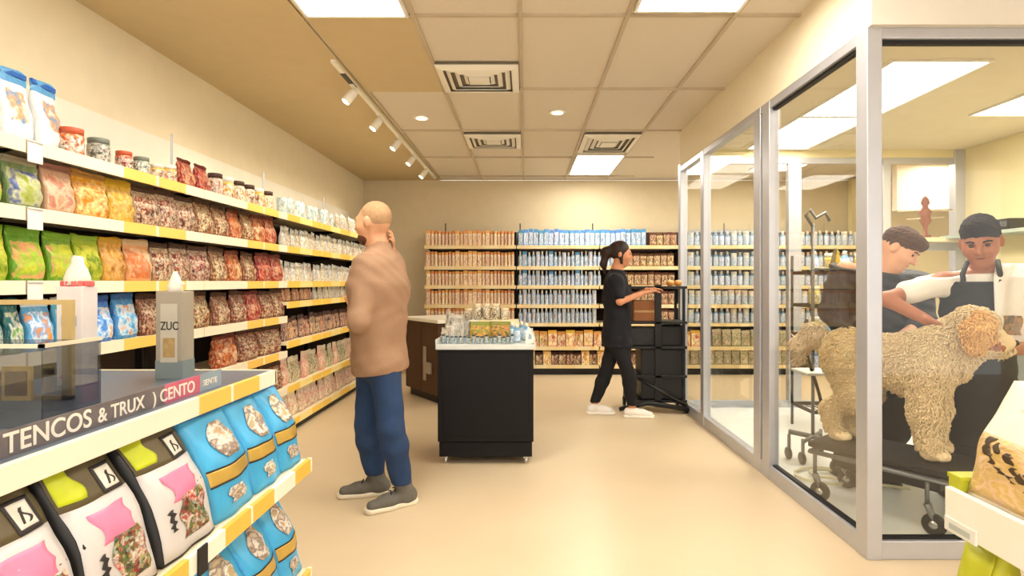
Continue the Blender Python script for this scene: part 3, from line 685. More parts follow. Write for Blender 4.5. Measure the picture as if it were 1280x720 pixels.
class Bag:
    """gusseted paper bag with a front surface other parts can follow. front towards -Y, lean back by `lean`"""
    def __init__(s, w, h, d, lean, m, label, cat='bag', group=None, name='pet_food_bag', bulge=.018, taper=.18, seed=0):
        s.w, s.h, s.d, s.lean, s.bulge, s.taper, s.sd = w, h, d, lean, bulge, taper, seed
        s.root = empty(name, (0, 0, 0), label, cat, group)
        mb = MB(); nu, nz = 14, 18; vs = []; ring = 2*(nu+1)
        for j in range(nz+1):
            v = j/nz
            for i in range(nu+1): vs.append(s.front(i/nu, v))
            for i in range(nu, -1, -1):
                x, y, z = s.front(i/nu, v); g = s.dep(v); pin = .018*math.sin(math.pi*v)
                vs.append((x*(1-.02), s.lean*v+g*.5, z))
        fs = []
        for j in range(nz):
            for k in range(ring):
                k2 = (k+1) % ring; fs.append((j*ring+k, j*ring+k2, (j+1)*ring+k2, (j+1)*ring+k))
        fs.append(tuple(reversed(range(ring)))); fs.append(tuple(nz*ring+k for k in range(ring)))
        mb.add(vs, fs); mb.build('bag_body', m, s.root, True)
    def dep(s, v): return s.d*(1 if v < .45 else 1-(1-s.taper)*((v-.45)/.55)**1.2)
    def front(s, u, v, off=0):
        x = (u-.5)*s.w
        y = s.lean*v-s.dep(v)*.5-s.bulge*math.sin(math.pi*u)**.6*(.35+.65*math.sin(math.pi*min(1, v*1.1)))
        y += .0040*math.sin(9*u+5*v+s.sd)*math.sin(8*v+3*u+s.sd*2)+.0022*abs(math.sin(11*v-7*u+s.sd*1.7))*(1 if v > .5 else .4)-off
        return (x, y, s.h*v)
    def patch(s, name, m, u0, u1, v0, v1, off=.0015, lf=None, rf=None, nu=10, nv=8, label=None, par=None):
        lf = lf or (lambda t: 0); rf = rf or (lambda t: 0)
        mb = MB().grid(lambda a, b: s.front((u0+lf(b))*(1-a)+(u1+rf(b))*a, v0+(v1-v0)*b, off), nu, nv)
        o = mb.build(name, m, par or s.root, True)
        so = o.modifiers.new('t', 'SOLIDIFY'); so.thickness = .0008; so.offset = 0
        if label: o['label'] = label
        return o
    def place(s, loc, rz): s.root.location = loc; s.root.rotation_euler.z = rz; return s
M_bagblack = mat('bag_black', (34, 32, 32), .4, bump=.1, bscale=30); M_olive = mat('bag_olive', (96, 84, 56), .45, var=.12, scale=14)
M_baggrey = mat('bag_light_grey', (212, 206, 206), .4, var=.03); M_neon = mat('tag_neon', (196, 206, 30), .5, var=.06, scale=20)
M_pink = mat('print_pink_flat', (238, 130, 168), .4, var=.05, scale=20); M_badge = mat('badge_white', (236, 230, 220), .4)
M_pic = pack('print_bowl', (230, 200, 120), None, img=[(240, 220, 130), (210, 60, 50), (236, 236, 220), (120, 60, 40), (90, 130, 70), (60, 50, 50)], rect=(-1, 2, -1, 2), scale=3.5, busy=.35)
M_ink = mat('ink_dark', (50, 44, 44), .5)
def dark_bag(y0, y1, label, sd):
    w = y1-y0; b = Bag(w, .292, .13, .075, M_bagblack, label, group=None, seed=sd)
    b.patch('top_panel', M_olive, .03, .97, .66, .99, .001)
    b.patch('front_panel', M_baggrey, .03, .97, .02, .66, .0012)
    t = b.patch('neon_tag', M_neon, .05, .35, .70, .985, .004, rf=lambda t: .05*math.sin(t*9), nv=12)
    f = b.patch('badge', M_ink, .60, .90, .665, .84, .003)
    b.patch('badge_plate', M_badge, .64, .86, .69, .82, .004, par=f)
    k = b.patch('badge_mark', M_ink, .70, .73, .71, .79, .0048, rf=lambda t: .05*t, lf=lambda t: .05*t, par=f); k2 = b.patch('badge_mark', M_ink, .77, .80, .71, .79, .0048, lf=lambda t: .04*math.sin(t*6), rf=lambda t: .04*math.sin(t*6), par=f)
    b.patch('pink_print', M_pink, .28, .80, .40, .60, .0025, lf=lambda t: .05*math.sin(t*5), rf=lambda t: -.05*abs(math.sin(t*6)))
    b.patch('picture_print', M_pic, .38, .86, .10, .42, .0032, lf=lambda t: .05*math.sin(t*8), rf=lambda t: .03*math.sin(t*11))
    b.patch('side_mark', M_ink, .20, .27, .20, .36, .003, lf=lambda t: .03*math.sin(t*20), rf=lambda t: .03*math.cos(t*17))
    b.place((-.835, (y0+y1)/2, .66), math.pi/2); return b
dark_bag(.815, .985, 'black and grey bag with neon tag in the lower left corner, nearest of three', 1)
dark_bag(1.0, 1.175, 'black and grey bag with pink print, middle of the three under the tray', 2)
dark_bag(1.195, 1.395, 'black and grey bag with wide black side, next to the blue bags', 3)
M_bblue = mat('bag_sky_blue', (70, 172, 226), .35, var=.12, scale=9, bump=.25, bscale=18); M_goldb = mat('bag_gold_band', (206, 170, 84), .35, .3, var=.12, scale=16)
M_deep = mat('bag_deep_blue', (30, 120, 190), .35, var=.1); M_dog = pack('print_dog', (236, 226, 210), None, img=[(250, 246, 240), (214, 196, 170), (140, 120, 104), (244, 240, 234), (196, 170, 130)], rect=(-1, 2, -1, 2), scale=2.2)
def blue_bag(w, h, label, sd, grp, loc):
    b = Bag(w, h, .12, .07, M_bblue, label, group=grp, seed=sd, bulge=.022)
    b.patch('top_panel', M_deep, .02, .98, .86, .995, .001)
    b.patch('gold_band', M_goldb, .02, .98, .31, .43, .0022); b.patch('band_line', M_ink, .02, .98, .43, .445, .0026); b.patch('band_line', M_ink, .02, .98, .295, .31, .0026)
    b.patch('dog_picture', M_dog, .28, .80, .50, .80, .003, lf=lambda t: .20-.22*math.sin(t*2.7+.25), rf=lambda t: -.16+.16*math.sin(t*2.6+.5)+.03*math.sin(t*14))
    b.patch('lower_picture', M_dog, .32, .66, .10, .24, .003, lf=lambda t: .05*math.sin(t*7), rf=lambda t: .06*math.sin(t*5))
    b.place(loc, math.pi/2); return b
for i, (a, b_, l) in enumerate(((1.41, 1.61, 'nearest'), (1.615, 1.785, 'middle'), (1.79, 1.945, 'farthest'))):
    blue_bag(b_-a, .292, 'sky blue bag with gold band on the upper front display shelf, %s of three' % l, i+5, 'blue bags on the upper display shelf', (-.835, (a+b_)/2, .66))
    blue_bag(b_-a, .30, 'sky blue bag on the lower front display shelf, %s of the end three' % l, i+9, 'blue bags on the lower display shelf', (-.832, (a+b_)/2, .285))
blue_bag(.2, .30, 'sky blue dog food bag on the lower display shelf, below the black bags', 14, 'blue bags on the lower display shelf', (-.832, 1.29, .285))
# letter strip
st = empty('lettered_sign_strip', (-.88, 1.28, .972), 'long strip with white lettering standing on the front tray', 'sign strip')
M_strip = mat('strip_smoky', (112, 104, 106), .3, var=.25, scale=14); M_strippink = mat('strip_pink', (206, 106, 130), .3, var=.1); M_stripblue = mat('strip_blue_grey', (150, 168, 184), .3, var=.1)
MB().box(-.002, .002, -.37, .09, .0, .046).build('dark_section', M_strip, st); MB().box(-.002, .002, .09, .24, .0, .046).build('pink_section', M_strippink, st); MB().box(-.002, .002, .24, .345, .0, .046).build('blue_section', M_stripblue, st)
def text(s, size, loc, rot, m, par, name='lettering', sx=1):
    c = bpy.data.curves.new(name, 'FONT'); c.body = s; c.size = size; c.extrude = .0006; c.align_x = 'LEFT'; c.materials.append(m); c.offset = size*.012
    o = bpy.data.objects.new(name, c); COL.objects.link(o); o.parent = par; o.location = loc; o.rotation_euler = rot; o.scale.x = sx
    bpy.context.view_layer.update(); me = bpy.data.meshes.new_from_object(o.evaluated_get(bpy.context.evaluated_depsgraph_get()))
    q = bpy.data.objects.new(name, me); COL.objects.link(q); q.parent = par; q.location = loc; q.rotation_euler = rot; q.scale.x = sx
    bpy.data.objects.remove(o); return q
RF = (math.pi/2, 0, math.pi/2)
M_letter = mat('letter_white', (244, 236, 226), .4)
text('TENCOS', .05, (.003, -.335, .007), RF, M_letter, st); text('& TRUX', .042, (.003, -.125, .008), RF, M_letter, st, sx=.95); text(') CENTO', .042, (.003, .045, .008), RF, M_letter, st, sx=1.0); text('SENTE', .022, (.003, .252, .014), RF, M_letter, st, sx=1.1)
# items on the tray
ZT = .972
def tall_box(cx, cy, w, h, d, m, name, label, cat, grp=None):
    r = empty(name, (cx, cy, ZT), label, cat, grp); MB().box(-w/2, w/2, -d/2, d/2, 0, h).build('carton_body', m, r, bevel=.003); return r
r = tall_box(-1.305, 1.64, .074, .285, .06, mat('carton_white', (240, 232, 230), .4), 'white_dispenser_carton', 'tall white carton with pink triangle and white pump top on the tray', 'carton')
MB().box(-.022, .022, -.0315, -.0305, .17, .20).build('grey_label', mat('label_grey', (188, 196, 200), .5), r)
MB().prism([(-.03, .022), (.016, .022), (.002, .034), (-.006, .052), (-.016, .034)], -.0316, -.0306).build('pink_triangle', M_pink, r)
b = MB()
for k in range(15):
    a = k/15*6.283; b.obox((.036*math.cos(a), .026*math.sin(a), .292), (.014, .014, .016), Matrix.Rotation(a, 3, 'Z'))
b.build('pink_ruffle', mat('ruffle_coral', (232, 112, 106), .5), r, bevel=.003)
MB().lathe([(.034, .288), (.032, .31), (.024, .335), (.016, .35), (.015, .368), (.008, .372)], n=16).tube([(0, 0, .366), (.0, -.014, .368)], .006).build('pump_top', M_white, r, True)
r = tall_box(-1.095, 1.76, .084, .268, .06, mat('carton_taupe', (166, 156, 140), .4, var=.05), 'taupe_dispenser_carton', 'tall taupe carton with a white pump top at the far end of the tray', 'carton')
MB().box(-.026, .026, -.0315, -.0305, .05, .23).build('front_label', mat('label_taupe', (196, 188, 172), .5), r)
text('ZUC', .036, (-.026, -.0318, .150), (math.pi/2, 0, 0), M_ink, r, sx=.75)
MB().box(-.018, .018, -.0325, -.0315, .065, .125).build('gold_picture', mat('label_gold', (176, 146, 96), .5, var=.2, scale=60), r)
MB().box(-.0425, .0425, -.031, .031, 0, .055).build('grey_base', mat('carton_base_grey', (128, 140, 142), .4), r)
MB().lathe([(.022, .268), (.020, .29), (.010, .318), (.004, .330)], n=14).tube([(.002, 0, .30), (.028, 0, .29)], [.007, .004]).build('pump_top', M_white, r, True)
# smoky acrylic box with tan frame
r = empty('acrylic_display_box', (-1.25, 1.16, ZT), 'smoky acrylic box with gold cards at the left edge of the tray', 'display box')
M_acr = glass_mat('smoky_acrylic', (.74, .76, .80, 1), .25)
f = MB().box(-.30, .27, -.02, -.016, 0, .165).box(.266, .27, -.016, .14, 0, .165).box(-.30, .27, .136, .14, 0, .165)
f.build('box_walls', M_acr, r)
MB().box(-.30, .272, -.022, -.014, .163, .171).box(.264, .272, -.022, .142, .163, .171).build('cream_rim', mat('rim_cream', (236, 222, 196), .5), r)
MB().box(.13, .14, -.024, -.020, 0, .13).build('divider', M_alu, r)
for x in (.04, .18): 
    c = MB().box(x, x+.06, -.010, -.004, .055, .125).build('gold_card', mat('card_gold', (196, 160, 90), .45, var=.2, scale=40), r); MB().box(x+.008, x+.052, -.012, -.010, .065, .115).build('card_print', mat('card_brown', (120, 92, 64), .5, var=.3, scale=60), c)
r = empty('tan_box_frame', (-1.2, 1.42, ZT), 'tan cardboard frame standing between the acrylic box and white carton', 'frame')
MB().box(-.30, .055, 0, .012, .24, .252).build('top_bar', mat('cardboard_tan', (204, 176, 120), .7, var=.08), r)
MB().box(.030, .055, 0, .012, 0, .24).build('upright_bar', MATS['cardboard_tan'], r); MB().box(-.30, .055, 0, .012, 0, .01).build('bottom_bar', MATS['cardboard_tan'], r)

# ================================================================ right corner display
rg = empty('display_gondola', (1.2, .85, 0), 'white display shelf in the lower right corner with a kraft bag', 'display shelving')
def RG(mb, name, m, bevel=0):
    mb.v = [(x-1.2, y-.85, z) for x, y, z in mb.v]; return mb.build(name, m, rg, bevel=bevel)
RG(MB().box(.915, 1.5, .3, 1.205, .80, .825), 'shelf', M_white)
RG(MB().box(.900, .915, .3, 1.21, .745, .832), 'price_rail', M_white, .003)
RG(MB().box(.895, .900, 1.12, 1.205, .742, .772), 'label_pocket', mat('pocket_clear', (226, 226, 220), .25, var=.05), .002)
RG(MB().box(.8942, .8952, 1.135, 1.19, .750, .762), 'pocket_label', mat('pocket_grey', (176, 184, 180), .5))
RG(MB().box(.90, 1.5, .3, 1.205, .34, .36), 'shelf', M_white); RG(MB().box(1.3, 1.32, .3, 1.205, 0, .8), 'back_panel', M_white); RG(MB().box(.95, 1.5, .32, 1.19, 0, .1), 'kick_base', M_white)
def side_place(b, x, y, z): b.place((x, y, z), -math.pi/2)
M_kw = mat('bag_cream_white', (244, 234, 218), .5, var=.03); M_kraft = pack('print_kraft', (222, 182, 146), None, img=[(222, 182, 146), (206, 170, 112), (224, 184, 150), (210, 172, 100), (226, 190, 156)], rect=(-1, 2, -1, 2), scale=3)
M_leaf = mat('print_leaf_dark', (74, 58, 38), .5)
b = Bag(.235, .235, .12, .045, M_kw, 'cream and kraft bag with dark leaf print in the lower right corner', seed=4, bulge=.02)
b.patch('kraft_print', M_kraft, .03, .97, .03, .56, .0015)
rnd = random.Random(5)
for k in range(17):
    u, v = .14+.045*k+rnd.uniform(-.03, .03), .43-.016*k+rnd.uniform(-.09, .07)
    h_ = rnd.uniform(.04, .10)
    b.patch('leaf_print', M_leaf, u, u+rnd.uniform(.04, .07), max(.05, v), max(.05, v)+h_, .0035, lf=lambda t, q=rnd.random()*3: .03*math.sin(4*t+q), rf=lambda t, q=rnd.random()*3: .03*math.sin(5*t+q), nu=4, nv=5)
b.patch('folded_label', mat('label_white', (246, 242, 236), .4), .28, .62, .80, .97, .006)
side_place(b, .99, 1.065, .827)
b = Bag(.235, .36, .12, .045, M_kw, 'white bag with grey ornament print on the lower shelf of the right corner display', seed=7, bulge=.02)
M_orn = mat('print_ornament_grey', (96, 92, 88), .5)
for (u, v, du, dv) in ((.30, .45, .06, .22), (.40, .38, .08, .16), (.55, .46, .05, .2), (.62, .40, .08, .1), (.22, .40, .08, .06)):
    b.patch('ornament_print', M_orn, u, u+du, v, v+dv, .003, lf=lambda t: .05*math.sin(5*t), rf=lambda t: .05*math.sin(5*t+.3), nu=4)
b.patch('paper_label', MATS['label_white'], .25, .75, .78, .96, .004)
side_place(b, .985, .985, .36)
b = Bag(.09, .40, .10, .0, mat('bag_lime', (186, 188, 46), .45, var=.06), 'lime green bag on the lower shelf beside the white ornament bag', seed=8, bulge=.008); b.patch('front_panel', MATS['bag_lime'], .1, .9, .1, .9, .002)
side_place(b, .957, 1.16, .36)
r = empty('lime_box', (.975, 1.203, .827), 'small lime green box on the corner display behind the kraft bag', 'box'); MB().box(-.06, .06, -.02, .016, 0, .028).build('box_body', MATS['bag_lime'], r, bevel=.002); MB().box(-.062, .062, -.022, .018, .022, .032).build('lid', MATS['bag_lime'], r, bevel=.002)

# ================================================================ black island cabinet
M_cab = mat('laminate_black', (20, 18, 20), .5, var=.12, scale=3, spec=.2); M_top = mat('worktop_pale', (208, 212, 208), .35, var=.03)
ci_ = empty('display_cabinet', (-.277, 4.18, 0), 'black wheeled display cabinet with a pale top in the middle of the shop', 'cabinet')
MB().box(-.332, .332, -.28, .28, .16, .80).build('body', M_cab, ci_, bevel=.003)
MB().box(-.322, .322, -.272, .28, .055, .155).build('plinth_panel', M_cab, ci_)
MB().box(-.30, .30, -.2845, -.28, .20, .77).build('front_panel', M_cab, ci_, bevel=.002)
MB().box(-.345, .345, -.30, .30, .80, .835).build('worktop', M_top, ci_, bevel=.004)
f = MB()
for s_ in ((-.345, -.335), (.335, .345)): f.box(s_[0], s_[1], -.30, .30, .835, .87)
f.box(-.335, .335, .29, .30, .835, .90); f.build('tray_rim', M_top, ci_)
for sx in (-1, 1):
    for sy in (-1, 1):
        c = MB().lathe([(.024, -.01), (.026, -.006), (.026, .006), (.024, .01)], (sx*.28, sy*.24, .026), 14, ax='x').build('caster', M_chrome, ci_, True); MB().box(sx*.28-.016, sx*.28+.016, sy*.24-.02, sy*.24+.02, .04, .058).build('caster_plate', M_chrome, c)
def cab_item(key, px, D, z, lab, grp, rz=0, s=1, sz=None): 
    return put(key, ((px-657)/F*D, D, z), rz, lab, grp, s, sz)
tag(MB().box(-.15, .15, -.08, .08, 0, .145).build('riser', mat('riser_cream', (236, 218, 178), .5), loc=(-.20, 4.28, .836), bevel=.003), 'cream riser block at the back of the black cabinet top', 'riser')
small('cgreen', (150, 146, 60), (130, 130, 50), [(180, 160, 60), (110, 120, 40), (226, 150, 80), (90, 90, 40)], .145, .13, .05, name='treat_pack', cat='pouch', busy=.4)
cab_item('cgreen', 600, 4.10, .84, 'olive green treat pack leaning on the riser, left of the two', 'olive packs on the black cabinet', .05, 1.05); cab_item('cgreen', 625, 4.10, .84, 'olive green treat pack with orange picture, right of the two', 'olive packs on the black cabinet', -.05, 1.05)
small('cspot', (232, 222, 200), None, [(240, 232, 214), (40, 36, 34), (220, 200, 170), (90, 80, 70)], .065, .09, .05, name='spotted_toy', cat='toy', kind='jar', busy=.6, seal=mat('toy_cream', (224, 206, 174), .5))
for i, px in enumerate((586, 597, 608, 620, 631)): cab_item('cspot', px, 4.27, .982, 'cream and dark spotted container on the cream riser, %s from the left' % ordinal(i+1), 'spotted containers on the riser', i, 1.0, 1.35 if i in (1, 2, 3) else .95)
small('csilver', (206, 198, 182), (226, 220, 206), [(236, 230, 216), (170, 150, 130), (240, 236, 226), (120, 140, 150)], .075, .11, .035, name='silver_sachet', cat='sachet', busy=.3)
for i, (px, D, dz) in enumerate(((556, 4.05, 0), (563, 4.15, .0), (571, 4.20, .0), (574, 4.33, .0), (582, 4.36, .0), (566, 4.38, 0), (578, 4.18, 0), (560, 4.3, 0))): cab_item('csilver', px, D, .838, 'silver sachet heaped on the black cabinet top, %s from the front' % ordinal(i+1), 'silver sachets heaped on the cabinet', .4*(i-2), 1, .9+.16*i)
for i, (px, D) in enumerate(((640, 4.2), (646, 4.05), (652, 4.3), (658, 4.15), (644, 4.38))): cab_item('gb1', px, D, .838, 'pale blue bottle on the black cabinet top, %s' % ['left front one', 'second one from the front left', 'one behind the front bottles', 'rightmost one', 'rearmost one'][i], 'bottles on the black cabinet', i, .8, .75)
small('ctube', (120, 150, 170), (60, 70, 80), [(190, 220, 236), (50, 60, 70), (236, 240, 240), (90, 150, 160)], .026, .055, .026, name='small_tube', cat='tube', kind='can', busy=.5)
for i in range(17): cab_item('ctube', 554+i*5.4, 3.95+.012*(i % 2), .837, 'tiny blue grey tube in the black cabinet front row, %s from the left' % ordinal(i+1), 'tiny tubes on the black cabinet', i, 1, random.uniform(.8, 1.25))
r = empty('price_tag_card', (.03, 3.96, .836), 'white pointed card leaning at the right end of the black cabinet top', 'card'); MB().prism([(-.03, 0), (.028, 0), (.034, .03), (.0, .11), (-.012, .12), (-.03, .05)], -.002, .002).build('card', M_white, r); MB().prism([(-.012, .03), (.012, .03), (.012, .06), (-.008, .07)], -.0035, -.002).build('card_print', M_stripblue, r)
# brown counter
M_brown = mat('laminate_brown', (72, 46, 28), .45, var=.12, scale=4)
bc = empty('counter_cabinet', (-1.36, 6.39, 0), 'dark brown angled counter cabinet with a white top behind the black cabinet', 'counter', rz=math.atan2(-.8, .6))
MB().box(0, .78, .02, .62, .08, .84).build('body', M_brown, bc, bevel=.003); MB().box(.02, .76, .05, .6, 0, .08).build('plinth', M_black, bc)
for i, x in enumerate((.005, .395)):
    d_ = MB().box(x, x+.38, 0, .02, .09, .83).build('door', M_brown, bc, bevel=.002)
    if i: MB().box(x+.06, x+.12, -.012, 0, .22, .58).build('handle_plate', mat('plate_steel', (176, 170, 158), .35, .6), d_, bevel=.003); MB().box(x+.14, x+.24, -.02, 0, .30, .42).build('latch', MATS['plate_steel'], d_, bevel=.003)
MB().box(-.02, .80, -.02, .64, .84, .875).build('worktop', M_white, bc, bevel=.003)
# black cart by the woman
ct = empty('wheeled_cart', (1.28, 5.60, 0), 'black wheeled cart with shelves standing right of the woman', 'cart')
f = MB()
for x in (-.27, .25):
    for y in (-.15, .15): f.box(x-.012, x+.012, y-.012, y+.012, .06, 1.24 if x < 0 else 1.20)
f.box(-.03, .03, -.17, -.13, .06, 1.24); f.build('frame', M_black, ct)
for z in (.10, .34, .62, .86, 1.20): MB().box(-.28, .28, -.17, .17, z, z+.025).build('shelf', M_black, ct, bevel=.003)
MB().box(-.16, .27, -.15, .15, .13, .615).build('storage_drawer', M_black, ct, bevel=.01); MB().box(-.26, .02, -.12, .14, .645, .82).build('storage_drawer', mat('cart_dark_grey', (42, 40, 42), .5, var=.3, scale=9), ct, bevel=.01)
MB().box(.04, .27, -.12, .14, .645, .84).build('storage_drawer', M_black, ct, bevel=.01)
for sx in (-.27, .27):
    for sy in (-.17, .17):
        c = MB().lathe([(.045, -.012), (.05, -.008), (.05, .008), (.045, .012)], (sx, sy, .05), 16, ax='x').build('caster', M_seal, ct, True); MB().lathe([(.015, -.016), (.015, .016)], (sx, sy, .05), 10, ax='x').build('hub', M_chrome, c)
MB().tube([(-.38, -.2, .045), (-.1, -.16, .10), (.3, -.22, .045)], [.02, .028, .02]).build('foot_bar', M_black, ct, True)
MB().tube([(-.2, -.15, .34), (.26, -.2, .08)], .018).build('brace', M_black, ct, True)
r = empty('cardboard_box', (1.15, 5.56, .886), 'brown cardboard box on the black cart below the woman\'s hands', 'box'); MB().box(-.1, .12, -.1, .1, 0, .20).build('carton_body', mat('cardboard_brown', (150, 96, 58), .7, var=.1), r, bevel=.004); MB().box(-.1, .12, -.1025, -.10, .085, .105).build('tape', mat('tape_tan', (190, 150, 96), .4), r)
for i, (x, dx) in enumerate(((1.42, 0), (1.50, .0))):
    r = empty('food_bowl', (x, 5.54, 1.226), 'small orange bowl on top of the black cart, %s' % ('left' if i == 0 else 'right'), 'bowl', 'orange bowls on the cart'); MB().lathe([(.022, 0), (.038, .03), (.04, .045), (.036, .045), (.02, .008)], n=16).build('bowl', mat('bowl_orange', (232, 160, 84), .4), r, True); MB().lathe([(.036, .036), (.03, .052), (.012, .060)], n=12).build('food', mat('food_tan', (226, 196, 140), .8, var=.2, scale=80), r, True)
# ================================================================ people
def skin_mat(n, c): return mat(n, c, .5, var=.04, scale=30)
def frame(f, up=(0, 0, 1)):
    f = Vector(f).normalized(); r = f.cross(Vector(up)).normalized(); u = r.cross(f); return r, f, u
def head_prims(c, f, up=(0, 0, 1), s=1.0):
    r, f, u = frame(f, up); c = Vector(c); P = lambda x, y, z: c+(r*x+f*y+u*z)*s
    R = Matrix((r, f, u)).transposed(); e = lambda p, rad, k=.02, op=1: ell(P(*p), [q*s for q in rad], R, k*s, op)
    k_ = lambda a, b, ra, rb, k=.02, op=1: cone(P(*a), P(*b), ra*s, rb*s, k*s, op=op)
    return [e((0, -.012, .025), (.074, .094, .092)), e((0, .03, -.03), (.060, .062, .082), .04), e((0, .055, -.082), (.036, .034, .028), .035),
      k_((-.03, .078, .030), (.03, .078, .030), .014, .014, .02), e((-.032, .086, .012), (.017, .014, .011), .012, -1), e((.032, .086, .012), (.017, .014, .011), .012, -1),
      k_((0, .088, .022), (0, .112, -.016), .008, .012, .012), k_((-.012, .098, -.02), (.012, .098, -.02), .008, .008, .008),
      k_((-.018, .086, -.045), (.018, .086, -.045), .007, .007, .008), k_((-.016, .084, -.055), (.016, .084, -.055), .0075, .0075, .007),
      e((-.042, .055, -.02), (.024, .03, .026), .03), e((.042, .055, -.02), (.024, .03, .026), .03),
      e((-.078, -.008, -.002), (.012, .02, .032), .008), e((.078, -.008, -.002), (.012, .02, .032), .008)]
def hand_prims(w, d, n, side, curl=.5, s=1.0, spread=.0):
    """w wrist, d towards fingers, n out of the palm, side = thumb side"""
    w, d, n = Vector(w), Vector(d).normalized(), Vector(n); n = (n-d*n.dot(d)).normalized(); sd = d.cross(n).normalized()
    if sd.dot(Vector(side)) < 0: sd = -sd
    o = [cone(w-d*.01*s, w+d*.08*s, .017*s, .015*s, .012, sd, 2.3)]
    for i, L in enumerate((.072, .080, .074, .058)):
        off = (.030-.020*i)*s; p = w+d*.078*s+sd*off; a = curl*.5; dirn = d
        for q, fr in enumerate((.45, .31, .24)):
            dirn = d*math.cos(a)+n*math.sin(a)+sd*spread*(1.5-i)*.15; p2 = p+dirn.normalized()*L*fr*s
            o.append(cone(p, p2, (.0088-.0008*q)*s, (.0080-.0008*q)*s, .004)); p = p2; a += curl
    p = w+d*.022*s+sd*.026*s; d1 = (d*.65+sd*.7+n*.25).normalized(); p2 = p+d1*.04*s; d2 = (d*.9+sd*.25+n*.4*curl).normalized(); p3 = p2+d2*.032*s
    o += [cone(p, p2, .0125*s, .0105*s, .008), cone(p2, p3, .010*s, .0085*s, .004)]
    return o
def shoe(name, an, toe, m, msole, par, o, s=1.0, high=True):
    """an: ankle centre above the floor; toe: horizontal direction"""
    an = Vector(an); t = Vector((toe[0], toe[1], 0)).normalized(); sd = Vector((-t.y, t.x, 0)); fl = Vector((an.x, an.y, 0))
    up = [cone(fl-t*.045*s+Vector((0, 0, .05)), fl+t*.10*s+Vector((0, 0, .048)), .040*s, .034*s, .03, sd, 1.02), cone(fl+t*.08*s+Vector((0, 0, .040)), fl+t*.175*s+Vector((0, 0, .036)), .036*s, .028*s, .03, sd, 1.25),
          cone(fl-t*.02*s+Vector((0, 0, .05)), an+Vector((0, 0, .02 if high else -.02)), .046*s, .050*s, .03)]
    a = sdf_obj(name, up, .006, m, par, o, cuts=[((0, 0, .016), (0, 0, -1)), ((0, 0, an.z+(.035 if high else -.0)), (0, 0, 1))])
    so = [cone(fl-t*.05*s+Vector((0, 0, .018)), fl+t*.08*s+Vector((0, 0, .018)), .043*s, .040*s, .02, sd, 1.0), cone(fl+t*.08*s+Vector((0, 0, .018)), fl+t*.182*s+Vector((0, 0, .018)), .042*s, .036*s, .02, sd, 1.2)]
    sdf_obj('sole', so, .006, msole, a, o, cuts=[((0, 0, .001), (0, 0, -1)), ((0, 0, .027), (0, 0, 1))])
    return a
def arm(sh, el, wr, r=(.046, .036, .026), add=0): return [cone(sh, el, r[0]+add, r[1]+add, .03), cone(el, wr, r[1]+add, r[2]+add, .02)]
def leg(hp, kn, an, r=(.078, .052, .034), add=0):
    hp, kn, an = Vector(hp), Vector(kn), Vector(an); c = kn.lerp(an, .3)
    return [cone(hp, kn, r[0]+add, r[1]+add, .04), cone(kn, c, r[1]+add, r[1]*1.02+add, .03), cone(c, an, r[1]*1.02+add, r[2]+add, .03)]
def torso(pel, che, nk, shL, shR, add=0, wd=1.0, fat=1.0, k=.05):
    pel, che, nk, shL, shR = map(Vector, (pel, che, nk, shL, shR)); rv = (shR-shL).normalized(); up = (che-pel).normalized()
    mid = pel.lerp(che, .45); sc_ = (shL+shR)/2
    return [cone(pel, mid, .098*fat+add, .092*fat+add, k, rv, 1.5*wd), cone(mid, che, .092*fat+add, .112*fat+add, k, rv, 1.42*wd), cone(che, sc_-up*.04, .112*fat+add, .085+add, k, rv, 1.5*wd),
            cone(shL, shR, .052+add, .052+add, k), cone(sc_, nk, .07+add, .055+add*.5, .04)]

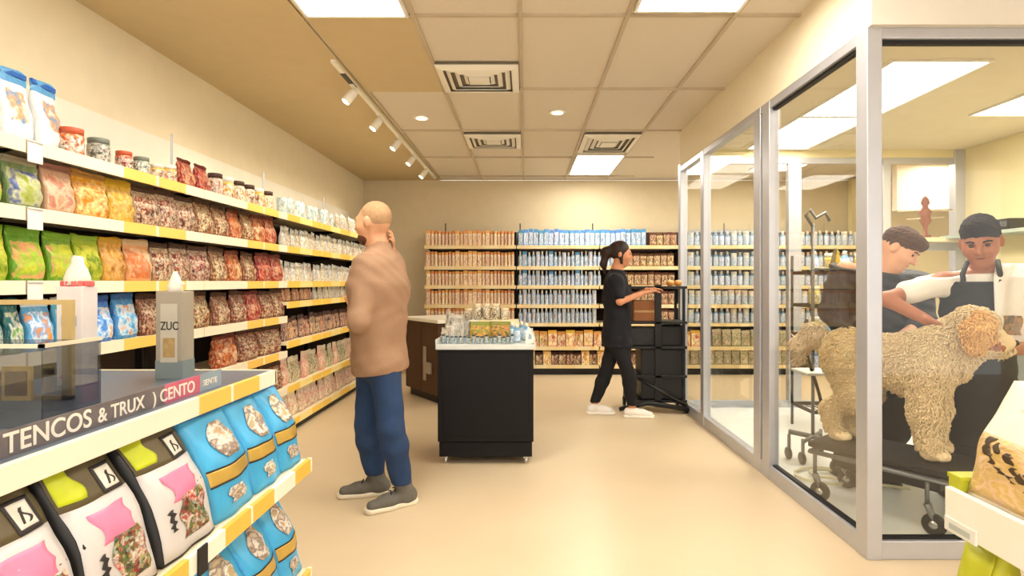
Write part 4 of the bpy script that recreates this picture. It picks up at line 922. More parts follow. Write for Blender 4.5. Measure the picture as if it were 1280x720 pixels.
# ---------------- customer in a brown sweater
def customer():
    o = Vector((-.82, 3.26, 0)); root = empty('person', o, 'man in brown sweater and blue jeans standing by the left shelves', 'person')
    hd = W(467, 279, 3.27); hf = (-.93, .30, -.10)
    shL, shR = W(459, 333, 3.12), W(489, 330, 3.42); nk = W(474, 306, 3.29); che = W(474, 358, 3.26); pel = W(474, 446, 3.26)
    elL, wrL = W(449, 402, 3.02), W(443, 384, 3.32); elR, wrR = W(464, 338, 3.66), W(489, 312, 3.40)
    hpL, hpR = W(481, 462, 3.19), W(466, 458, 3.35)
    knL, anL = W(489, 536, 3.16), Vector((-.70, 3.20, .115)); knR, anR = W(459, 530, 3.32), Vector((-.895, 3.36, .115))
    sk = skin_mat('skin_fair', (214, 158, 122))
    pr = torso(pel, che, nk, shL, shR)+[cone(W(473, 318, 3.29), W(470, 290, 3.28), .056, .054, .03)]+head_prims(hd, hf, s=1.04)
    for a, b, c in ((shL, elL, wrL), (shR, elR, wrR)): pr += arm(a, b, c)
    for a, b, c in ((hpL, knL, anL), (hpR, knR, anR)): pr += leg(a, b, c)
    pr += hand_prims(wrL, (-.5, .35, .75), (.4, .8, 0), (-.5, -.5, .3), .5) + hand_prims(wrR, (.25, -.65, .55), (-.8, -.3, 0), (-.2, -.1, 1), .35)
    sdf_obj('body', pr, .0062, sk, root, o)
    r_, f_, u_ = frame(hf); P = lambda x, y, z: hd+(r_*x+f_*y+u_*z)*1.04; R = Matrix((r_, f_, u_)).transposed()
    sdf_obj('hair', [ell(P(0, -.018, .032), (.080, .096, .093), R, .01), ell(P(0, .10, -.03), (.10, .085, .105), R, .02, -1), ell(P(.0, .02, -.075), (.11, .09, .05), R, .02, -1)], .005, mat('hair_cropped_blond', (176, 140, 104), .9, var=.12, scale=60, bump=.3, bscale=200), root, o)
    sdf_obj('beard', [ell(P(0, .045, -.078), (.058, .058, .048), R, .01), ell(P(0, .10, -.052), (.03, .03, .009), R, .008, -1), ell(P(0, -.05, -.05), (.1, .07, .08), R, .01, -1), ell(P(0, .07, -.0), (.1, .1, .042), R, .02, -1)], .005, mat('beard_dark', (92, 54, 36), .9, var=.2, scale=60), root, o)
    for sx in (-1, 1): MB().lathe([(.001, -.011), (.008, -.008), (.011, 0), (.008, .008), (.001, .011)], tuple(P(sx*.032, .078, .012)-o), 12).build('eye', mat('eye_dark', (60, 40, 32), .3), root, True)
    msw = mat('knit_brown', (158, 124, 98), .9, var=.05, scale=14, bump=.25, bscale=160)
    sw = torso(pel+Vector((0, 0, .03)), che, nk, shL, shR, add=.022, fat=1.06, k=.08)+[cone(pel+Vector((.0, 0, -.02)), che, .116, .124, .07, shR-shL, 1.36), cone((shL+shR)/2-Vector((0, 0, .05)), che, .09, .115, .08, shR-shL, 1.55), ell(pel+Vector((.012, 0, -.05)), (.150, .190, .13), None, .06)]
    for a, b, c in ((shL, elL, wrL), (shR, elR, wrR)): sw += [cone(a, b, .070, .058, .016), cone(b, Vector(b).lerp(Vector(c), .93), .058, .042, .03)]
    sdf_obj('sweater', sw, .0065, msw, root, o, cuts=[((0, 0, .835), (.1, 0, -1)), (W(472, 301, 3.3), (.15, 0, 1))], disp=lambda X, Y, Z: .0026*np.sin(38*Z+30*X+5*np.sin(9*Y+7*Z))*np.sin(16*X+13*Y+19*Z)+.0016*np.sin(21*X-27*Z+18*Y+3*np.sin(20*Z)))
    mj = mat('denim_blue', (38, 62, 100), .85, var=.16, scale=9, bump=.2, bscale=200)
    pj = [cone(pel-Vector((0, 0, .03)), pel+Vector((0, 0, .04)), .102, .100, .05, shR-shL, 1.38), ell((hpL+hpR)/2+Vector((.02, 0, .0)), (.10, .12, .10), None, .05)]
    for a, b, c in ((hpL, knL, anL), (hpR, knR, anR)): pj += leg(a, b, c, (.092, .072, .056))
    sdf_obj('jeans', pj, .0065, mj, root, o, cuts=[((0, 0, .128), (0, 0, -1)), ((0, 0, .90), (0, 0, 1))], disp=folds(.004, 8, 10, 2))
    ms = mat('canvas_grey', (106, 102, 94), .85, var=.1, scale=40, bump=.2, bscale=200); mw = mat('rubber_cream', (236, 226, 206), .5)
    for an, toe in ((anL, (-.80, -.58)), (anR, (-.96, -.25))):
        s_ = shoe('shoe', an, toe, ms, mw, root, o, 1.02)
        t = Vector((toe[0], toe[1], 0)).normalized(); sd = Vector((-t.y, t.x, 0)); L = MB()
        for q in range(4):
            c = Vector((an.x, an.y, 0))+t*(.045+.024*q)+Vector((0, 0, .112-.014*q))-o
            L.tube([c-sd*.03+Vector((0, 0, -.012)), c, c+sd*.03+t*.01+Vector((0, 0, -.012))], .0035, 6)
        L.build('laces', M_seal, s_, True)
customer()

# ---------------- shop assistant in black
def assistant():
    D = 5.34; o = Vector((.86, D, 0)); root = empty('person', o, 'dark haired woman in black tunic and white shoes walking towards the cart', 'person')
    hd = W(776, 318, D); hf = (.97, -.12, -.18); shL, shR = W(770, 350, D+.15), W(770, 352, D-.15); nk = W(771, 337, D); che = W(771, 369, D); pel = W(770, 418, D)
    elL, wrL = W(784, 374, D+.2), W(808, 362, D+.1); elR, wrR = W(775, 377, D-.22), W(806, 366, D-.12)
    hpL, hpR = W(769, 424, D+.07), W(771, 424, D-.07); knL, anL = W(757, 466, D+.07), Vector((.66, D+.07, .10)); knR, anR = W(785, 466, D-.07), Vector((1.00, D-.07, .09))
    sk = skin_mat('skin_tan', (206, 140, 104))
    pr = torso(pel, che, nk, shL, shR, wd=.86, fat=.9)+[cone(nk, W(773, 326, D), .046, .044, .03)]+head_prims(hd, hf, s=.98)
    for a, b, c in ((shL, elL, wrL), (shR, elR, wrR)): pr += arm(a, b, c, (.040, .032, .022))
    for a, b, c in ((hpL, knL, anL), (hpR, knR, anR)): pr += leg(a, b, c)
    pr += hand_prims(wrL, (1, -.1, .1), (0, 0, -1), (0, -1, 0), .25)+hand_prims(wrR, (1, .15, .2), (0, 0, -1), (0, 1, 0), .3)
    sdf_obj('body', pr, .0062, sk, root, o)
    r_, f_, u_ = frame(hf); P = lambda x, y, z: hd+(r_*x+f_*y+u_*z); R = Matrix((r_, f_, u_)).transposed(); mh = mat('hair_dark_brown', (44, 26, 20), .55, var=.3, scale=30)
    sdf_obj('hair', [ell(P(0, -.022, .034), (.084, .098, .096), R, .01), ell(P(0, .115, -.035), (.10, .085, .115), R, .02, -1), cone(P(0, -.09, .03), P(0, -.135, .0), .035, .045, .03), cone(P(0, -.135, .0), P(0, -.145, -.12), .046, .030, .03), cone(P(0, -.145, -.12), P(0, -.11, -.21), .030, .010, .03), cone(P(.062, .0, 0), P(.062, .02, -.08), .02, .01, .02)], .0055, mh, root, o, disp=folds(.003, 12, 4, 3))
    for sx in (-1, 1): MB().lathe([(.001, -.011), (.008, -.008), (.011, 0), (.008, .008), (.001, .011)], tuple(P(sx*.032, .074, .012)-o), 12).build('eye', MATS['eye_dark'], root, True)
    mk = mat('cloth_black', (20, 20, 28), .85, var=.2, scale=8)
    tn = torso(pel, che, nk, shL, shR, add=.022, wd=.9, fat=.95)+[cone(pel+Vector((0, 0, .05)), pel+Vector((.01, 0, -.16)), .125, .155, .05, shR-shL, 1.15)]
    for a, b in ((shL, elL), (shR, elR)): tn.append(cone(a, Vector(a).lerp(Vector(b), .72), .062, .056, .03))
    sdf_obj('tunic', tn, .0065, mk, root, o, cuts=[((0, 0, .66), (0, 0, -1)), (W(771, 337, D), (.1, 0, 1))], disp=folds(.004, 7, 8, 4))
    pj = [cone(hpL, hpR, .10, .10, .04)]
    for a, b, c in ((hpL, knL, anL), (hpR, knR, anR)): pj += leg(a, b, c, (.086, .060, .046))
    sdf_obj('trousers', pj, .0065, mat('cloth_black_trousers', (22, 21, 26), .85, var=.2, scale=8), root, o, cuts=[((0, 0, .115), (0, 0, -1))], disp=folds(.003, 8, 8, 5))
    for an, toe in ((anL, (.95, -.1)), (anR, (.97, -.15))): shoe('shoe', an, toe, mat('shoe_white', (236, 230, 222), .5), mat('rubber_white', (246, 240, 230), .5), root, o, .92, False)
    c = P(.0, .035, -.145)-o
    MB().tube([P(-.04, .0, -.135)-o, P(-.015, .05, -.16)-o, P(.015, .05, -.16)-o, P(.04, .0, -.135)-o], .014, 8).build('white_collar', M_white, root, True)
assistant()

# ---------------- groomers
def groomer_white():
    o = Vector((2.60, 3.24, 0)); root = empty('person', o, 'groomer in white t-shirt and black apron holding the dog\'s head', 'person')
    D = 3.16; hd = W(1226, 303, D-.06); hf = (-.62, -.68, -.38); up = (-.12, -.05, 1)
    shR, shL = W(1180, 352, D-.02), W(1270, 348, D+.02); nk = W(1228, 338, D); che = W(1226, 385, D+.02); pel = W(1222, 470, D+.08)
    elR, wrR = W(1108, 374, 3.12), W(1158, 400, 2.98); elL, wrL = W(1296, 436, 3.02), W(1245, 436, 2.80)
    hpL, hpR = W(1242, 480, D+.08), W(1202, 480, D+.08); knL, anL = W(1240, 560, D+.06), Vector((2.64, D+.12, .10)); knR, anR = W(1200, 560, D+.06), Vector((2.50, D+.16, .10))
    sk = skin_mat('skin_brown', (174, 110, 78))
    pr = torso(pel, che, nk, shL, shR, wd=1.05)+[cone(nk-Vector((0, 0, .02)), W(1227, 322, D-.02), .058, .054, .03)]+head_prims(hd, hf, up, 1.12)
    for a, b, c in ((shL, elL, wrL), (shR, elR, wrR)): pr += arm(a, b, c, (.050, .040, .029))
    for a, b, c in ((hpL, knL, anL), (hpR, knR, anR)): pr += leg(a, b, c)
    pr += hand_prims(wrR, (.7, -.45, -.35), (0, -.3, -1), (-.3, -1, 0), .35, 1.05)+hand_prims(wrL, (-.9, -.15, .12), (-.1, .3, 1), (0, -1, .2), .55, 1.05)
    sdf_obj('body', pr, .0062, sk, root, o)
    r_, f_, u_ = frame(hf, up); P = lambda x, y, z: hd+(r_*x+f_*y+u_*z)*1.12; R = Matrix((r_, f_, u_)).transposed(); mh = mat('hair_black_brown', (26, 16, 12), .85, var=.3, scale=40, bump=.6, bscale=120, spec=.15)
    sdf_obj('hair', [ell(P(0, -.018, .048), (.090, .112, .102), R, .01), ell(P(0, .06, .108), (.066, .050, .032), R, .03), ell(P(-.03, .078, .092), (.045, .032, .024), R, .02), ell(P(0, .130, -.028), (.076, .085, .096), R, .012, -1), ell(P(0, .055, -.095), (.13, .12, .095), R, .012, -1), ell(P(0, -.03, -.14), (.13, .13, .09), R, .012, -1)], .0045, mh, root, o, disp=lambda X, Y, Z: .005*np.sin(110*X+60*Z)*np.sin(120*Z+90*Y)*np.sin(100*Y+1))
    for sx in (-1, 1):
        MB().lathe([(.001, -.012), (.009, -.009), (.012, 0), (.009, .009), (.001, .012)], tuple(P(sx*.032, .077, .012)-o), 12).build('eye', MATS['eye_dark'], root, True)
        if sx > 0: MB().tube([P(-.022, .088, -.049)-o, P(-.008, .0965, -.050)-o, P(.008, .0965, -.050)-o, P(.022, .088, -.049)-o], .004, 6).build('mouth', mat('lip_brown', (120, 62, 52), .5), root, True)
        MB().tube([P(sx*.016, .095, .032)-o, P(sx*.034, .093, .038)-o, P(sx*.05, .082, .032)-o], .0045, 6).build('eyebrow', mh, root, True)
    mt = mat('cotton_white', (240, 236, 230), .9, var=.02)
    tn = torso(pel+Vector((0, 0, .05)), che, nk, shL, shR, add=.02, wd=1.05)
    for a, b, q in ((shR, elR, .62), (shL, elL, .6)): tn.append(cone(a, Vector(a).lerp(Vector(b), q), .072, .066, .035))
    sdf_obj('t_shirt', tn, .0065, mt, root, o, cuts=[(nk+Vector((0, 0, .0)), (-.1, -.2, 1)), ((0, 0, .9), (0, 0, -1))], disp=folds(.004, 7, 9, 6))
    ma = mat('apron_black', (18, 18, 24), .8, var=.2, scale=8)
    rv = (shL-shR).normalized()
    ap = torso(pel+Vector((0, 0, .05)), che, nk, shL, shR, add=.034, wd=1.05)+[cone(pel+Vector((0, -.01, .02)), pel+Vector((-.02, -.04, -.42)), .140, .155, .03, rv, 1.3)]
    sdf_obj('apron', ap, .0065, ma, root, o, cuts=[(W(1226, 352, D-.15), (0, 0, 1)), ((0, D+.03, 0), (0, 1, 0)), ((0, 0, .36), (0, 0, -1)), (W(1199, 352, D-.13), (-1, 0, .75)), (W(1248, 352, D-.13), (1, 0, .5))])
    for p0, p1, p2 in ((W(1201, 358, D-.15), W(1203, 343, D-.125), W(1209, 328, D-.03)), (W(1245, 360, D-.15), W(1250, 342, D-.125), W(1247, 326, D-.03))):
        MB().tube([p0-o, p0.lerp(p1, .5)-o+Vector((0, -.012, 0)), p1-o, p2-o], .013, 8).build('apron_strap', ma, root, True)
    pj = [cone(hpL, hpR, .11, .11, .04)]
    for a, b, c in ((hpL, knL, anL), (hpR, knR, anR)): pj += leg(a, b, c, (.092, .07, .056))
    sdf_obj('trousers', pj, .007, MATS['cloth_black_trousers'], root, o, cuts=[((0, 0, .10), (0, 0, -1))])
    for an in (anL, anR): shoe('shoe', an, (-.2, -1), M_seal, M_seal, root, o, 1.0, False)
    # towel over his left shoulder
    D2 = D-.175
    pts = [W(1262, 330, D+.06), W(1264, 330, D-.05), W(1262, 348, D-.15), W(1262, 385, D2-.01), W(1263, 432, D2-.0)]
    def tw(a, b):
        t = b*(len(pts)-1); i = min(int(t), len(pts)-2); p = pts[i].lerp(pts[i+1], t-i)
        return p-o+Vector(((a-.5)*.155, .010*math.sin(a*9+b*4), .0))
    t_ = MB().grid(tw, 16, 28).build('towel', mat('towel_white', (238, 232, 226), .95, var=.03, bump=.3, bscale=150), root, True)
    so = t_.modifiers.new('t', 'SOLIDIFY'); so.thickness = .008; so.offset = 0
    q = MB().grid(lambda a, b: tw(.2+.62*a+.05*math.sin(b*6), .80+.13*b)-Vector((0, .0065, 0)), 8, 8).build('towel_picture', pack('print_towel', (190, 180, 164), None, img=[(214, 206, 194), (150, 140, 128), (190, 150, 110), (120, 112, 104)], rect=(-1, 2, -1, 2), scale=3), t_, True)
groomer_white()
def groomer_dark():
    o = Vector((2.14, 3.62, 0)); root = empty('person', o, 'groomer in dark jacket bending over the dog\'s back behind the glass', 'person')
    D = 3.5; hd = W(1123, 312, D-.12); hf = (.55, -.55, -.62); up = (.35, -.2, .9)
    shR, shL = W(1056, 338, D-.05), W(1146, 352, D); nk = W(1106, 342, D-.06); che = W(1100, 385, D); pel = W(1098, 455, D+.15)
    elR, wrR = W(1040, 388, D-.08), W(1062, 424, D-.20); elL, wrL = W(1156, 402, D-.05), W(1120, 424, D-.28)
    hpL, hpR = W(1118, 465, D+.15), W(1080, 465, D+.15); knL, anL = W(1118, 540, D+.14), Vector((2.28, D+.16, .10)); knR, anR = W(1076, 540, D+.14), Vector((2.06, D+.18, .10))
    sk = skin_mat('skin_light', (226, 172, 140))
    pr = torso(pel, che, nk, shL, shR)+[cone(nk-Vector((0, 0, .02)), W(1116, 326, D-.1), .055, .052, .03)]+head_prims(hd, hf, up, 1.05)
    for a, b, c in ((shL, elL, wrL), (shR, elR, wrR)): pr += arm(a, b, c)
    for a, b, c in ((hpL, knL, anL), (hpR, knR, anR)): pr += leg(a, b, c)
    pr += hand_prims(wrR, (.3, -.6, -.5), (0, 0, -1), (1, 0, 0), .35)+hand_prims(wrL, (-.3, -.8, -.3), (0, 0, -1), (-1, 0, 0), .35)
    sdf_obj('body', pr, .0062, sk, root, o)
    r_, f_, u_ = frame(hf, up); P = lambda x, y, z: hd+(r_*x+f_*y+u_*z)*1.05; R = Matrix((r_, f_, u_)).transposed()
    mh = mat('hair_mid_brown', (84, 56, 38), .8, var=.3, scale=30, bump=.4, bscale=90)
    sdf_obj('hair', [ell(P(0, -.015, .045), (.086, .108, .094), R, .02), ell(P(0, .07, .085), (.066, .040, .034), R, .03), ell(P(.04, .03, .085), (.045, .06, .035), R, .03), ell(P(0, .130, -.032), (.074, .085, .092), R, .012, -1), ell(P(0, .055, -.095), (.13, .12, .095), R, .012, -1), ell(P(0, -.03, -.14), (.13, .13, .09), R, .012, -1)], .0045, mh, root, o, disp=lambda X, Y, Z: .004*np.sin(120*X+60*Z)*np.sin(130*Z+90*Y)*np.sin(110*Y))
    for sx in (-1, 1):
        MB().lathe([(.001, -.011), (.008, -.008), (.011, 0), (.008, .008), (.001, .011)], tuple(P(sx*.032, .077, .012)-o), 12).build('eye', MATS['eye_dark'], root, True)
        if sx > 0: MB().tube([P(-.022, .088, -.049)-o, P(-.008, .0965, -.050)-o, P(.008, .0965, -.050)-o, P(.022, .088, -.049)-o], .0035, 6).build('mouth', mat('lip_rose', (190, 110, 100), .5), root, True)
        MB().tube([P(sx*.016, .094, .032)-o, P(sx*.034, .092, .038)-o, P(sx*.05, .08, .032)-o], .004, 6).build('eyebrow', mh, root, True)
    mk = mat('jacket_charcoal', (52, 54, 62), .75, var=.25, scale=9)
    tn = torso(pel, che, nk, shL, shR, add=.03)
    tn += arm(shL, elL, Vector(elL).lerp(Vector(wrL), .35), (.078, .066, .058))+arm(shR, elR, Vector(elR).lerp(Vector(wrR), .8), (.085, .075, .05))
    sdf_obj('jacket', tn, .0065, mk, root, o, cuts=[(nk+Vector((0, 0, .02)), (.1, -.3, 1))], disp=lambda X, Y, Z: .006*np.sin(95*Z+30*X)*np.sin(14*X+9*Y)+.004*np.sin(30*X+20*Z))
    rv = (shL-shR).normalized()
    sdf_obj('apron', [cone(che+Vector((.02, -.03, .03)), pel+Vector((0, -.04, -.05)), .125, .13, .03, rv, 1.1), cone(pel+Vector((0, -.02, -.05)), pel+Vector((0, -.03, -.40)), .13, .14, .03, rv, 1.3)], .0065, MATS['apron_black'], root, o, cuts=[(W(1100, 360, D), (0, 0, 1)), ((0, D+.14, 0), (0, 1, 0))])
    pj = [cone(hpL, hpR, .11, .11, .04)]
    for a, b, c in ((hpL, knL, anL), (hpR, knR, anR)): pj += leg(a, b, c, (.092, .07, .056))
    sdf_obj('trousers', pj, .007, MATS['cloth_black_trousers'], root, o, cuts=[((0, 0, .10), (0, 0, -1))])
    for an in (anL, anR): shoe('shoe', an, (0, -1), M_seal, M_seal, root, o, 1.0, False)
groomer_dark()

# ================================================================ grooming table and dog
TZ = .34; TC = Vector((2.03, 3.12, 0)); hx, hy = .6, -.8
TH = math.atan2(-hx, hy)                     # local +Y points along the dog
tb = empty('grooming_table', TC, 'low black grooming table on casters under the dog', 'grooming table', rz=TH)
MB().box(-.20, .20, -.37, .39, TZ-.035, TZ).build('mat_top', mat('rubber_mat', (34, 33, 34), .7, var=.2, bump=.3, bscale=300), tb, bevel=.01)
MB().tube([(-.19, -.36, TZ-.06), (-.19, .38, TZ-.06), (.19, .38, TZ-.06), (.19, -.36, TZ-.06), (-.19, -.36, TZ-.06)], .014, 10).build('frame', mat('tube_grey', (120, 122, 122), .4, .5), tb, True)
MB().box(-.10, .12, -.26, .26, .20, TZ-.05).build('lift_box', mat('lift_black', (26, 25, 26), .6, var=.3, scale=9), tb, bevel=.01)
for sx in (-1, 1):
    for sy in (-1, 1):
        x, y = sx*.17, (.22 if sy > 0 else -.34)
        c = MB().tube([(x, y, TZ-.06), (x, y, .14)], .011).tube([(x, y, .15), (x, y+.02, .10), (x, y+.035, .055)], [.02, .018, .012]).build('caster_leg', MATS['tube_grey'], tb, True)
        MB().lathe([(.048, -.014), (.054, -.009), (.054, .009), (.048, .014)], (x, y+.03, .055), 20, ax='x').build('wheel', M_seal, c, True)
        MB().lathe([(.02, -.018), (.02, .018)], (x, y+.03, .055), 12, ax='x').build('hub', M_chrome, c, True)
def dog():
    root = empty('dog', TC+Vector((0, 0, TZ+.010)), 'curly golden dog standing on the grooming table', 'dog', rz=TH)
    rnd = random.Random(3); S = .84
    def P(x, y, z): return Vector((x, y*S, z))
    pr = [ell(P(0, .13, .47), (.135, .17, .165), None, .05), ell(P(0, -.06, .485), (.13, .20, .135), None, .05), ell(P(0, -.27, .50), (.135, .13, .145), None, .05),
          ell(P(0, .24, .45), (.10, .08, .13), None, .05), cone(P(0, .20, .54), P(-.03, .37, .665), .115, .090, .05),
          cone(P(-.02, .34, .60), P(-.03, .36, .46), .07, .04, .05)]
    for s in (-1, 1):
        dy = .02*s
        pr += [cone(P(s*.085, .20, .44), P(s*.085, .215, .24), .075, .058, .04), cone(P(s*.085, .215, .24), P(s*.085, .22+dy, .05), .058, .046, .04), ell(P(s*.085, .255+dy, .035), (.045, .065, .034), None, .02)]
        pr += [cone(P(s*.085, -.27, .46), P(s*.10, -.19, .27), .10, .065, .05), cone(P(s*.10, -.19, .27), P(s*.09, -.345, .17), .062, .042, .04), cone(P(s*.09, -.345, .17), P(s*.09, -.315, .045), .042, .038, .03), ell(P(s*.09, -.275, .032), (.042, .06, .032), None, .02)]
    # head turned towards the viewer's left
    hc = P(-.03, .43, .69); hf = Vector((-.62, .72, -.30)).normalized(); r, f, u = frame(hf); Hh = lambda x, y, z: hc+r*x+f*y+u*z
    R = Matrix((r, f, u)).transposed()
    pr += [ell(hc, (.088, .095, .080), R, .03), ell(Hh(0, .0, .05), (.080, .075, .045), R, .03), cone(Hh(0, .06, -.015), Hh(0, .150, -.035), .058, .042, .03, r, 1.1), ell(Hh(0, .12, -.065), (.05, .055, .04), R, .03), ell(Hh(0, .07, .012), (.045, .04, .02), R, .02),
           cone(Hh(.0, .05, -.08), Hh(.0, .03, -.17), .055, .03, .04)]
    def dp(X, Y, Z):
        a = np.sin(47*X+3*np.sin(19*Z))*np.sin(43*Z+2*np.sin(23*Y))*np.sin(45*Y+2*np.sin(17*X)); b = np.sin(101*X+9*Y)*np.sin(97*Z+7*X)*np.sin(89*Y)
        return .005*a+.004*b
    mf = mat('fur_golden', (255, 230, 188), .95, var=.04, scale=7, bump=.9, bscale=110, spec=.1)
    sdf_obj('body', pr, .007, mf, root, (0, 0, 0), disp=dp)
    def locks(prims, n, name, m, par, zmin, keep, L0=.026, seed=1, disp=None):
        Pv, Qf = sdf_mesh(prims, .011, disp=disp); g = np.random.RandomState(seed)
        A = Pv[Qf[:, 0]]; n_ = np.cross(Pv[Qf[:, 1]]-A, Pv[Qf[:, 3]]-A); n_ /= np.linalg.norm(n_, axis=1)[:, None]+1e-9
        C_ = Pv[Qf].mean(1); sel = g.randint(0, len(C_), n); C_ = C_[sel]+g.uniform(-.005, .005, (n, 3)); Nn = n_[sel]
        if (n_*(Pv[Qf].mean(1)-Pv.mean(0))).sum() < 0: Nn = -Nn
        k_ = (C_[:, 2] > zmin) & keep(C_); C_, Nn = C_[k_], Nn[k_]; n = len(C_)
        dn = np.array([0, -.35, -1.0])+g.normal(0, .38, (n, 3)); dn -= Nn*(dn*Nn).sum(1)[:, None]*.9; dn /= np.linalg.norm(dn, axis=1)[:, None]+1e-9
        sd = np.cross(dn, Nn); L = L0*g.uniform(.6, 1.25, n)[:, None]; ph = g.uniform(0, 6.28, n)[:, None]
        vs = []; rs = (.0042, .0048, .0036, .0008)
        for q, t in enumerate((0, .35, .7, 1)):
            c = C_+dn*L*t+Nn*(.001+.010*math.sin(t*2.2))+sd*.006*np.sin(ph+t*5)
            for w_ in range(3):
                an = w_*2.094; vs.append(c+(sd*math.cos(an)+Nn*math.sin(an))*rs[q])
        V = np.stack(vs, 1).reshape(-1, 3); fs = []
        for q in range(3):
            for w_ in range(3):
                w2 = (w_+1) % 3; fs.append((q*3+w_, q*3+w2, q*3+3+w2, q*3+3+w_))
        fs = (np.arange(n)[:, None, None]*12+np.array(fs)[None]).reshape(-1, 4)
        me_ = bpy.data.meshes.new(name); me_.from_pydata(V.tolist(), [], fs.tolist()); me_.polygons.foreach_set('use_smooth', [True]*len(fs)); me_.materials.append(m)
        ob = bpy.data.objects.new(name, me_); COL.objects.link(ob); ob.parent = par; return ob
    face = Hh(0, .12, 0)
    fur = locks(pr, 19000, 'coat', mf, root, .06, lambda c: np.linalg.norm(c-np.array(face), axis=1) > .085)
    fur['kind'] = 'stuff'; body_pr = pr
    me = mat('fur_ear_gold', (250, 200, 130), .95, var=.05, scale=9, bump=.8, bscale=110, spec=.1)
    for s, L in ((-1, 1), (1, 1)):
        sdf_obj('ear', [cone(Hh(s*.078, -.015, .045), Hh(s*.115, -.03, -.03), .030, .040, .03, f, 1.5), cone(Hh(s*.115, -.03, -.03), Hh(s*.112, -.02, -.10), .040, .026, .03, f, 1.5)], .007, me, root, disp=dp)
        locks([cone(Hh(s*.078, -.015, .045), Hh(s*.115, -.03, -.03), .030, .040, .03, f, 1.5), cone(Hh(s*.115, -.03, -.03), Hh(s*.112, -.02, -.10), .040, .026, .03, f, 1.5)], 900, 'ear_coat', me, root, -9, lambda c: c[:, 0] > -9, .03, 4)['kind'] = 'stuff'
    mt = mat('fur_pale', (250, 232, 204), .95, var=.03, scale=9, bump=.8, bscale=110, spec=.1)
    tp = [cone(P(0, -.38, .55), P(.02, -.50, .60), .035, .05, .03), cone(P(.02, -.50, .60), P(.03, -.60, .52), .055, .045, .03), cone(P(.03, -.60, .52), P(.03, -.61, .44), .04, .02, .03)]
    sdf_obj('tail', tp, .0075, mt, root, disp=dp); locks(tp, 1400, 'tail_coat', mt, root, -9, lambda c: c[:, 0] > -9, .05, 6)['kind'] = 'stuff'
    mn = mat('nose_dark', (50, 34, 30), .35)
    MB().lathe([(.001, -.016), (.016, -.008), (.018, .004), (.01, .014), (.001, .017)], tuple(Hh(0, .193, -.020)), 12).build('nose', mn, root, True)
    for s in (-1, 1): MB().lathe([(.001, -.012), (.009, -.008), (.012, 0), (.009, .008), (.001, .012)], tuple(Hh(s*.036, .086, .022)), 12).build('eye', mn, root, True)
    MB().tube([Hh(-.035, .13, -.058), Hh(-.02, .172, -.062), Hh(.02, .172, -.062), Hh(.035, .13, -.058)], .004, 6).build('mouth', mat('mouth_dark', (110, 60, 50), .5), root, True)
dog()

# ================================================================ grooming room furniture
# rolling stand with pole, hose, tray
sp = empty('rolling_dryer_stand', (2.04, 4.0, 0), 'grey rolling stand with tall pole, tray and black hose behind the dog', 'stand')
mtg = MATS['tube_grey']
MB().tube([(0, 0, .16), (0, 0, 1.68)], .012, 10).build('pole', mtg, sp, True)
MB().tube([(-.16, .02, .20), (0, 0, .17), (.24, -.42, .17)], .018, 8).tube([(-.12, -.10, .16), (0, 0, .17), (.14, .16, .16)], .014, 8).build('base_legs', mtg, sp, True)
for x, y in ((-.16, .02), (.24, -.42), (-.12, -.10), (.14, .16)):
    c = MB().tube([(x, y, .18), (x, y, .07)], .012).build('caster_stem', mtg, sp, True); MB().lathe([(.036, -.012), (.042, -.008), (.042, .008), (.036, .012)], (x, y+.01, .044), 16, ax='x').build('wheel', M_seal, c, True)
MB().box(-.10, .16, -.12, .12, .62, .64).build('tray', M_white, sp, bevel=.005)
h = [(-.05, -.02, 1.0)]+[(-.10+.16*(1-math.cos(t))*.5, -.04, 1.0-.75*t/3.1) for t in [i*.31 for i in range(1, 9)]]+[(.06, -.05, .27), (.14, -.06, .24), (.22, -.08, .26)]
MB().tube(h, .012, 8).build('hose', M_seal, sp, True)
MB().tube([(0, 0, 1.66), (-.05, 0, 1.74), (-.02, 0, 1.78), (.02, 0, 1.72), (.09, 0, 1.76), (.12, 0, 1.70)], .012, 8).build('hook', mtg, sp, True)
MB().tube([(0, 0, 1.36), (.16, -.03, 1.36)], .009, 8).build('side_arm', mtg, sp, True)
r = empty('yellow_brush', (2.16, 3.94, 1.2), 'long yellow blade shaped brush hanging from the stand\'s arm', 'brush')
MB().prism([(-.03, 0), (.02, 0), (.045, .18), (.02, .30), (-.005, .22)], -.008, .008).build('blade', mat('plastic_yellow', (244, 214, 40), .4), r, bevel=.003); MB().prism([(-.055, -.02), (-.032, -.02), (.012, .30), (.0, .30), (-.02, .22)], -.014, .010).build('bristles', mat('bristle_tan', (150, 140, 110), .8), r)
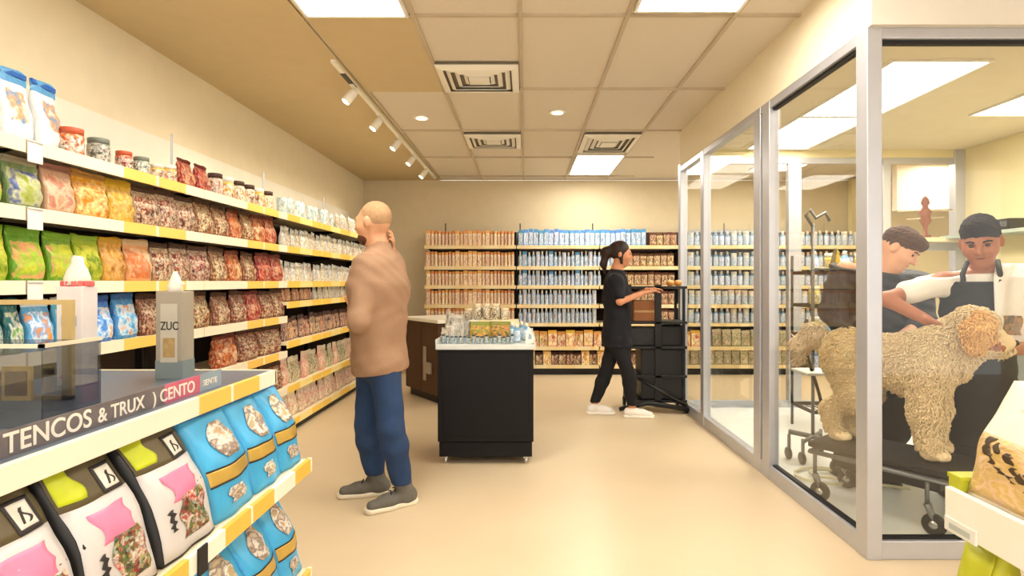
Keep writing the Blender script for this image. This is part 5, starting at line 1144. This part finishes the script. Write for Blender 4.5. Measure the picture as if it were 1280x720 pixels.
# wire rack
wr_ = empty('wire_rack', (2.66, 4.85, 0), 'black wire rack with containers behind the dryer stand', 'rack')
f = MB()
for x in (-.28, .28):
    for y in (-.18, .18): f.tube([(x, y, .0), (x, y, 1.50)], .012)
f.build('posts', M_black, wr_, True)
for z in (.2, .53, .82, 1.08, 1.36):
    s_ = MB().box(-.28, .28, -.18, -.17, z-.03, z).box(-.28, .28, .17, .18, z-.03, z).box(-.28, -.27, -.18, .18, z-.03, z).box(.27, .28, -.18, .18, z-.03, z)
    for k in range(12): s_.box(-.27+.048*k, -.264+.048*k, -.17, .17, z-.008, z-.002)
    s_.build('wire_shelf', M_black, wr_)
small('yj', (226, 204, 60), (240, 226, 120), [(240, 220, 90), (120, 110, 60), (240, 236, 214), (200, 170, 40)], .09, .15, .08, name='grooming_tub', cat='tub', kind='jar', seal=M_white)
for z, n in ((.53, 'low'), (.82, 'middle'), (1.08, 'upper'), (1.36, 'top')):
    for k in range(4): put(['yj', 'gb1'][(k+int(z*10)) % 2], (2.46+.13*k, 4.80, z), k, '%s container on the %s shelf of the black wire rack' % (ordinal(k+1), n), 'containers on the %s rack shelf' % n, 1)
# tub and cabinet on the right
tc_ = empty('dog_bath', (3.4, 3.75, 0), 'grey steel dog bath on a pale green base at the right edge', 'bath')
mst = mat('steel_blue_grey', (150, 164, 168), .35, .3, var=.05)
f = MB().box(-.56, .85, -.33, -.31, .55, 1.0).box(-.56, .85, .31, .33, .55, 1.0).box(-.56, -.54, -.33, .33, .55, 1.0).box(.83, .85, -.33, .33, .55, 1.0).box(-.56, .85, -.33, .33, .55, .57)
f.build('basin', mst, tc_, bevel=.004); MB().tube([(-.57, -.34, 1.0), (.86, -.34, 1.0), (.86, .34, 1.0), (-.57, .34, 1.0), (-.57, -.34, 1.0)], .018, 8).build('rim', mat('rim_steel', (196, 196, 186), .3, .5), tc_, True)
MB().box(-.5, .8, -.29, .3, 0, .55).build('base_cabinet', mat('cabinet_pale_green', (176, 184, 166), .5), tc_, bevel=.004)
r = empty('hanging_towel', (2.80, 3.39, .35), 'olive yellow towel hanging at the left end of the dog bath', 'towel')
t_ = MB().grid(lambda a, b: ((a-.5)*.13*(1.25-.4*b), .012*math.sin(a*14)*(1-b), b*.62), 14, 14).build('cloth', mat('cloth_olive', (186, 168, 66), .9, var=.1, scale=8), r, True); so = t_.modifiers.new('t', 'SOLIDIFY'); so.thickness = .01
MB().grid(lambda a, b: ((a-.5)*.165, .012*math.sin(a*14)*.9-.007, .03+b*.02), 14, 2).build('hem_stripe', mat('cloth_olive_dark', (130, 112, 40), .9), r)
r = empty('wall_shelf', (RX-.15, 5.1, 1.69), 'pale green grey shelf on the right wall of the grooming room', 'wall shelf'); MB().box(-.15, .149, -.55, .5, 0, .03).build('board', mat('board_green_grey', (168, 180, 168), .5), r)
for y in (-.4, .35): MB().prism([(-.12, 0), (.149, 0), (.149, -.14)], y, y+.02).build('bracket', M_alu, r)
r = empty('clipper_charger', (RX-.17, 4.95, 1.72), 'black device standing on the right wall shelf', 'device'); MB().box(-.08, .1, -.1, .1, 0, .10).build('body', M_black, r, bevel=.008); MB().box(-.084, -.08, -.07, .07, .03, .08).build('front_panel', mat('device_grey', (90, 92, 96), .5), r)
# ledge with wooden figure
r = empty('ledge_board', (3.98, 5.62, 1.66), 'cream ledge board fixed to the rear partition between the groomers', 'ledge'); MB().box(-.36, .34, -.10, .045, 0, .045).build('board', mat('ledge_cream', (222, 208, 168), .6), r, bevel=.003); MB().box(-.36, .34, .02, .045, -.08, 0).build('support_strip', M_alu, r)
r = empty('wooden_figure', (3.96, 5.58, 1.706), 'small carved reddish brown figure with thin crossbars on the ledge', 'figurine')
MB().lathe([(.05, 0), (.05, .02), (.02, .03), (.018, .10), (.03, .13), (.052, .17), (.04, .21), (.058, .25), (.03, .29), (.022, .31), (.038, .34), (.03, .38), (.008, .41)], n=12).build('carved_body', mat('wood_red_brown', (140, 84, 58), .6, var=.3, scale=40), r, True)
for z, w_ in ((.27, .27), (.19, .18)): MB().tube([(-w_, 0, z-.01), (w_, 0, z+.01)], .007, 6).build('crossbar', mat('bar_beige', (206, 186, 150), .6), r, True)
r = empty('floor_hose', (2.0, 3.62, .0), 'pale hose looped on the grooming room floor', 'hose'); MB().tube([(.25*math.cos(t*.5)*(1-.03*t)-.05, .2*math.sin(t*.5)*(1-.03*t), .012+.001*t) for t in range(0, 22)]+[(.3, -.25, .03)], .009, 8).build('hose_loop', mat('hose_pale', (206, 200, 164), .5), r, True)
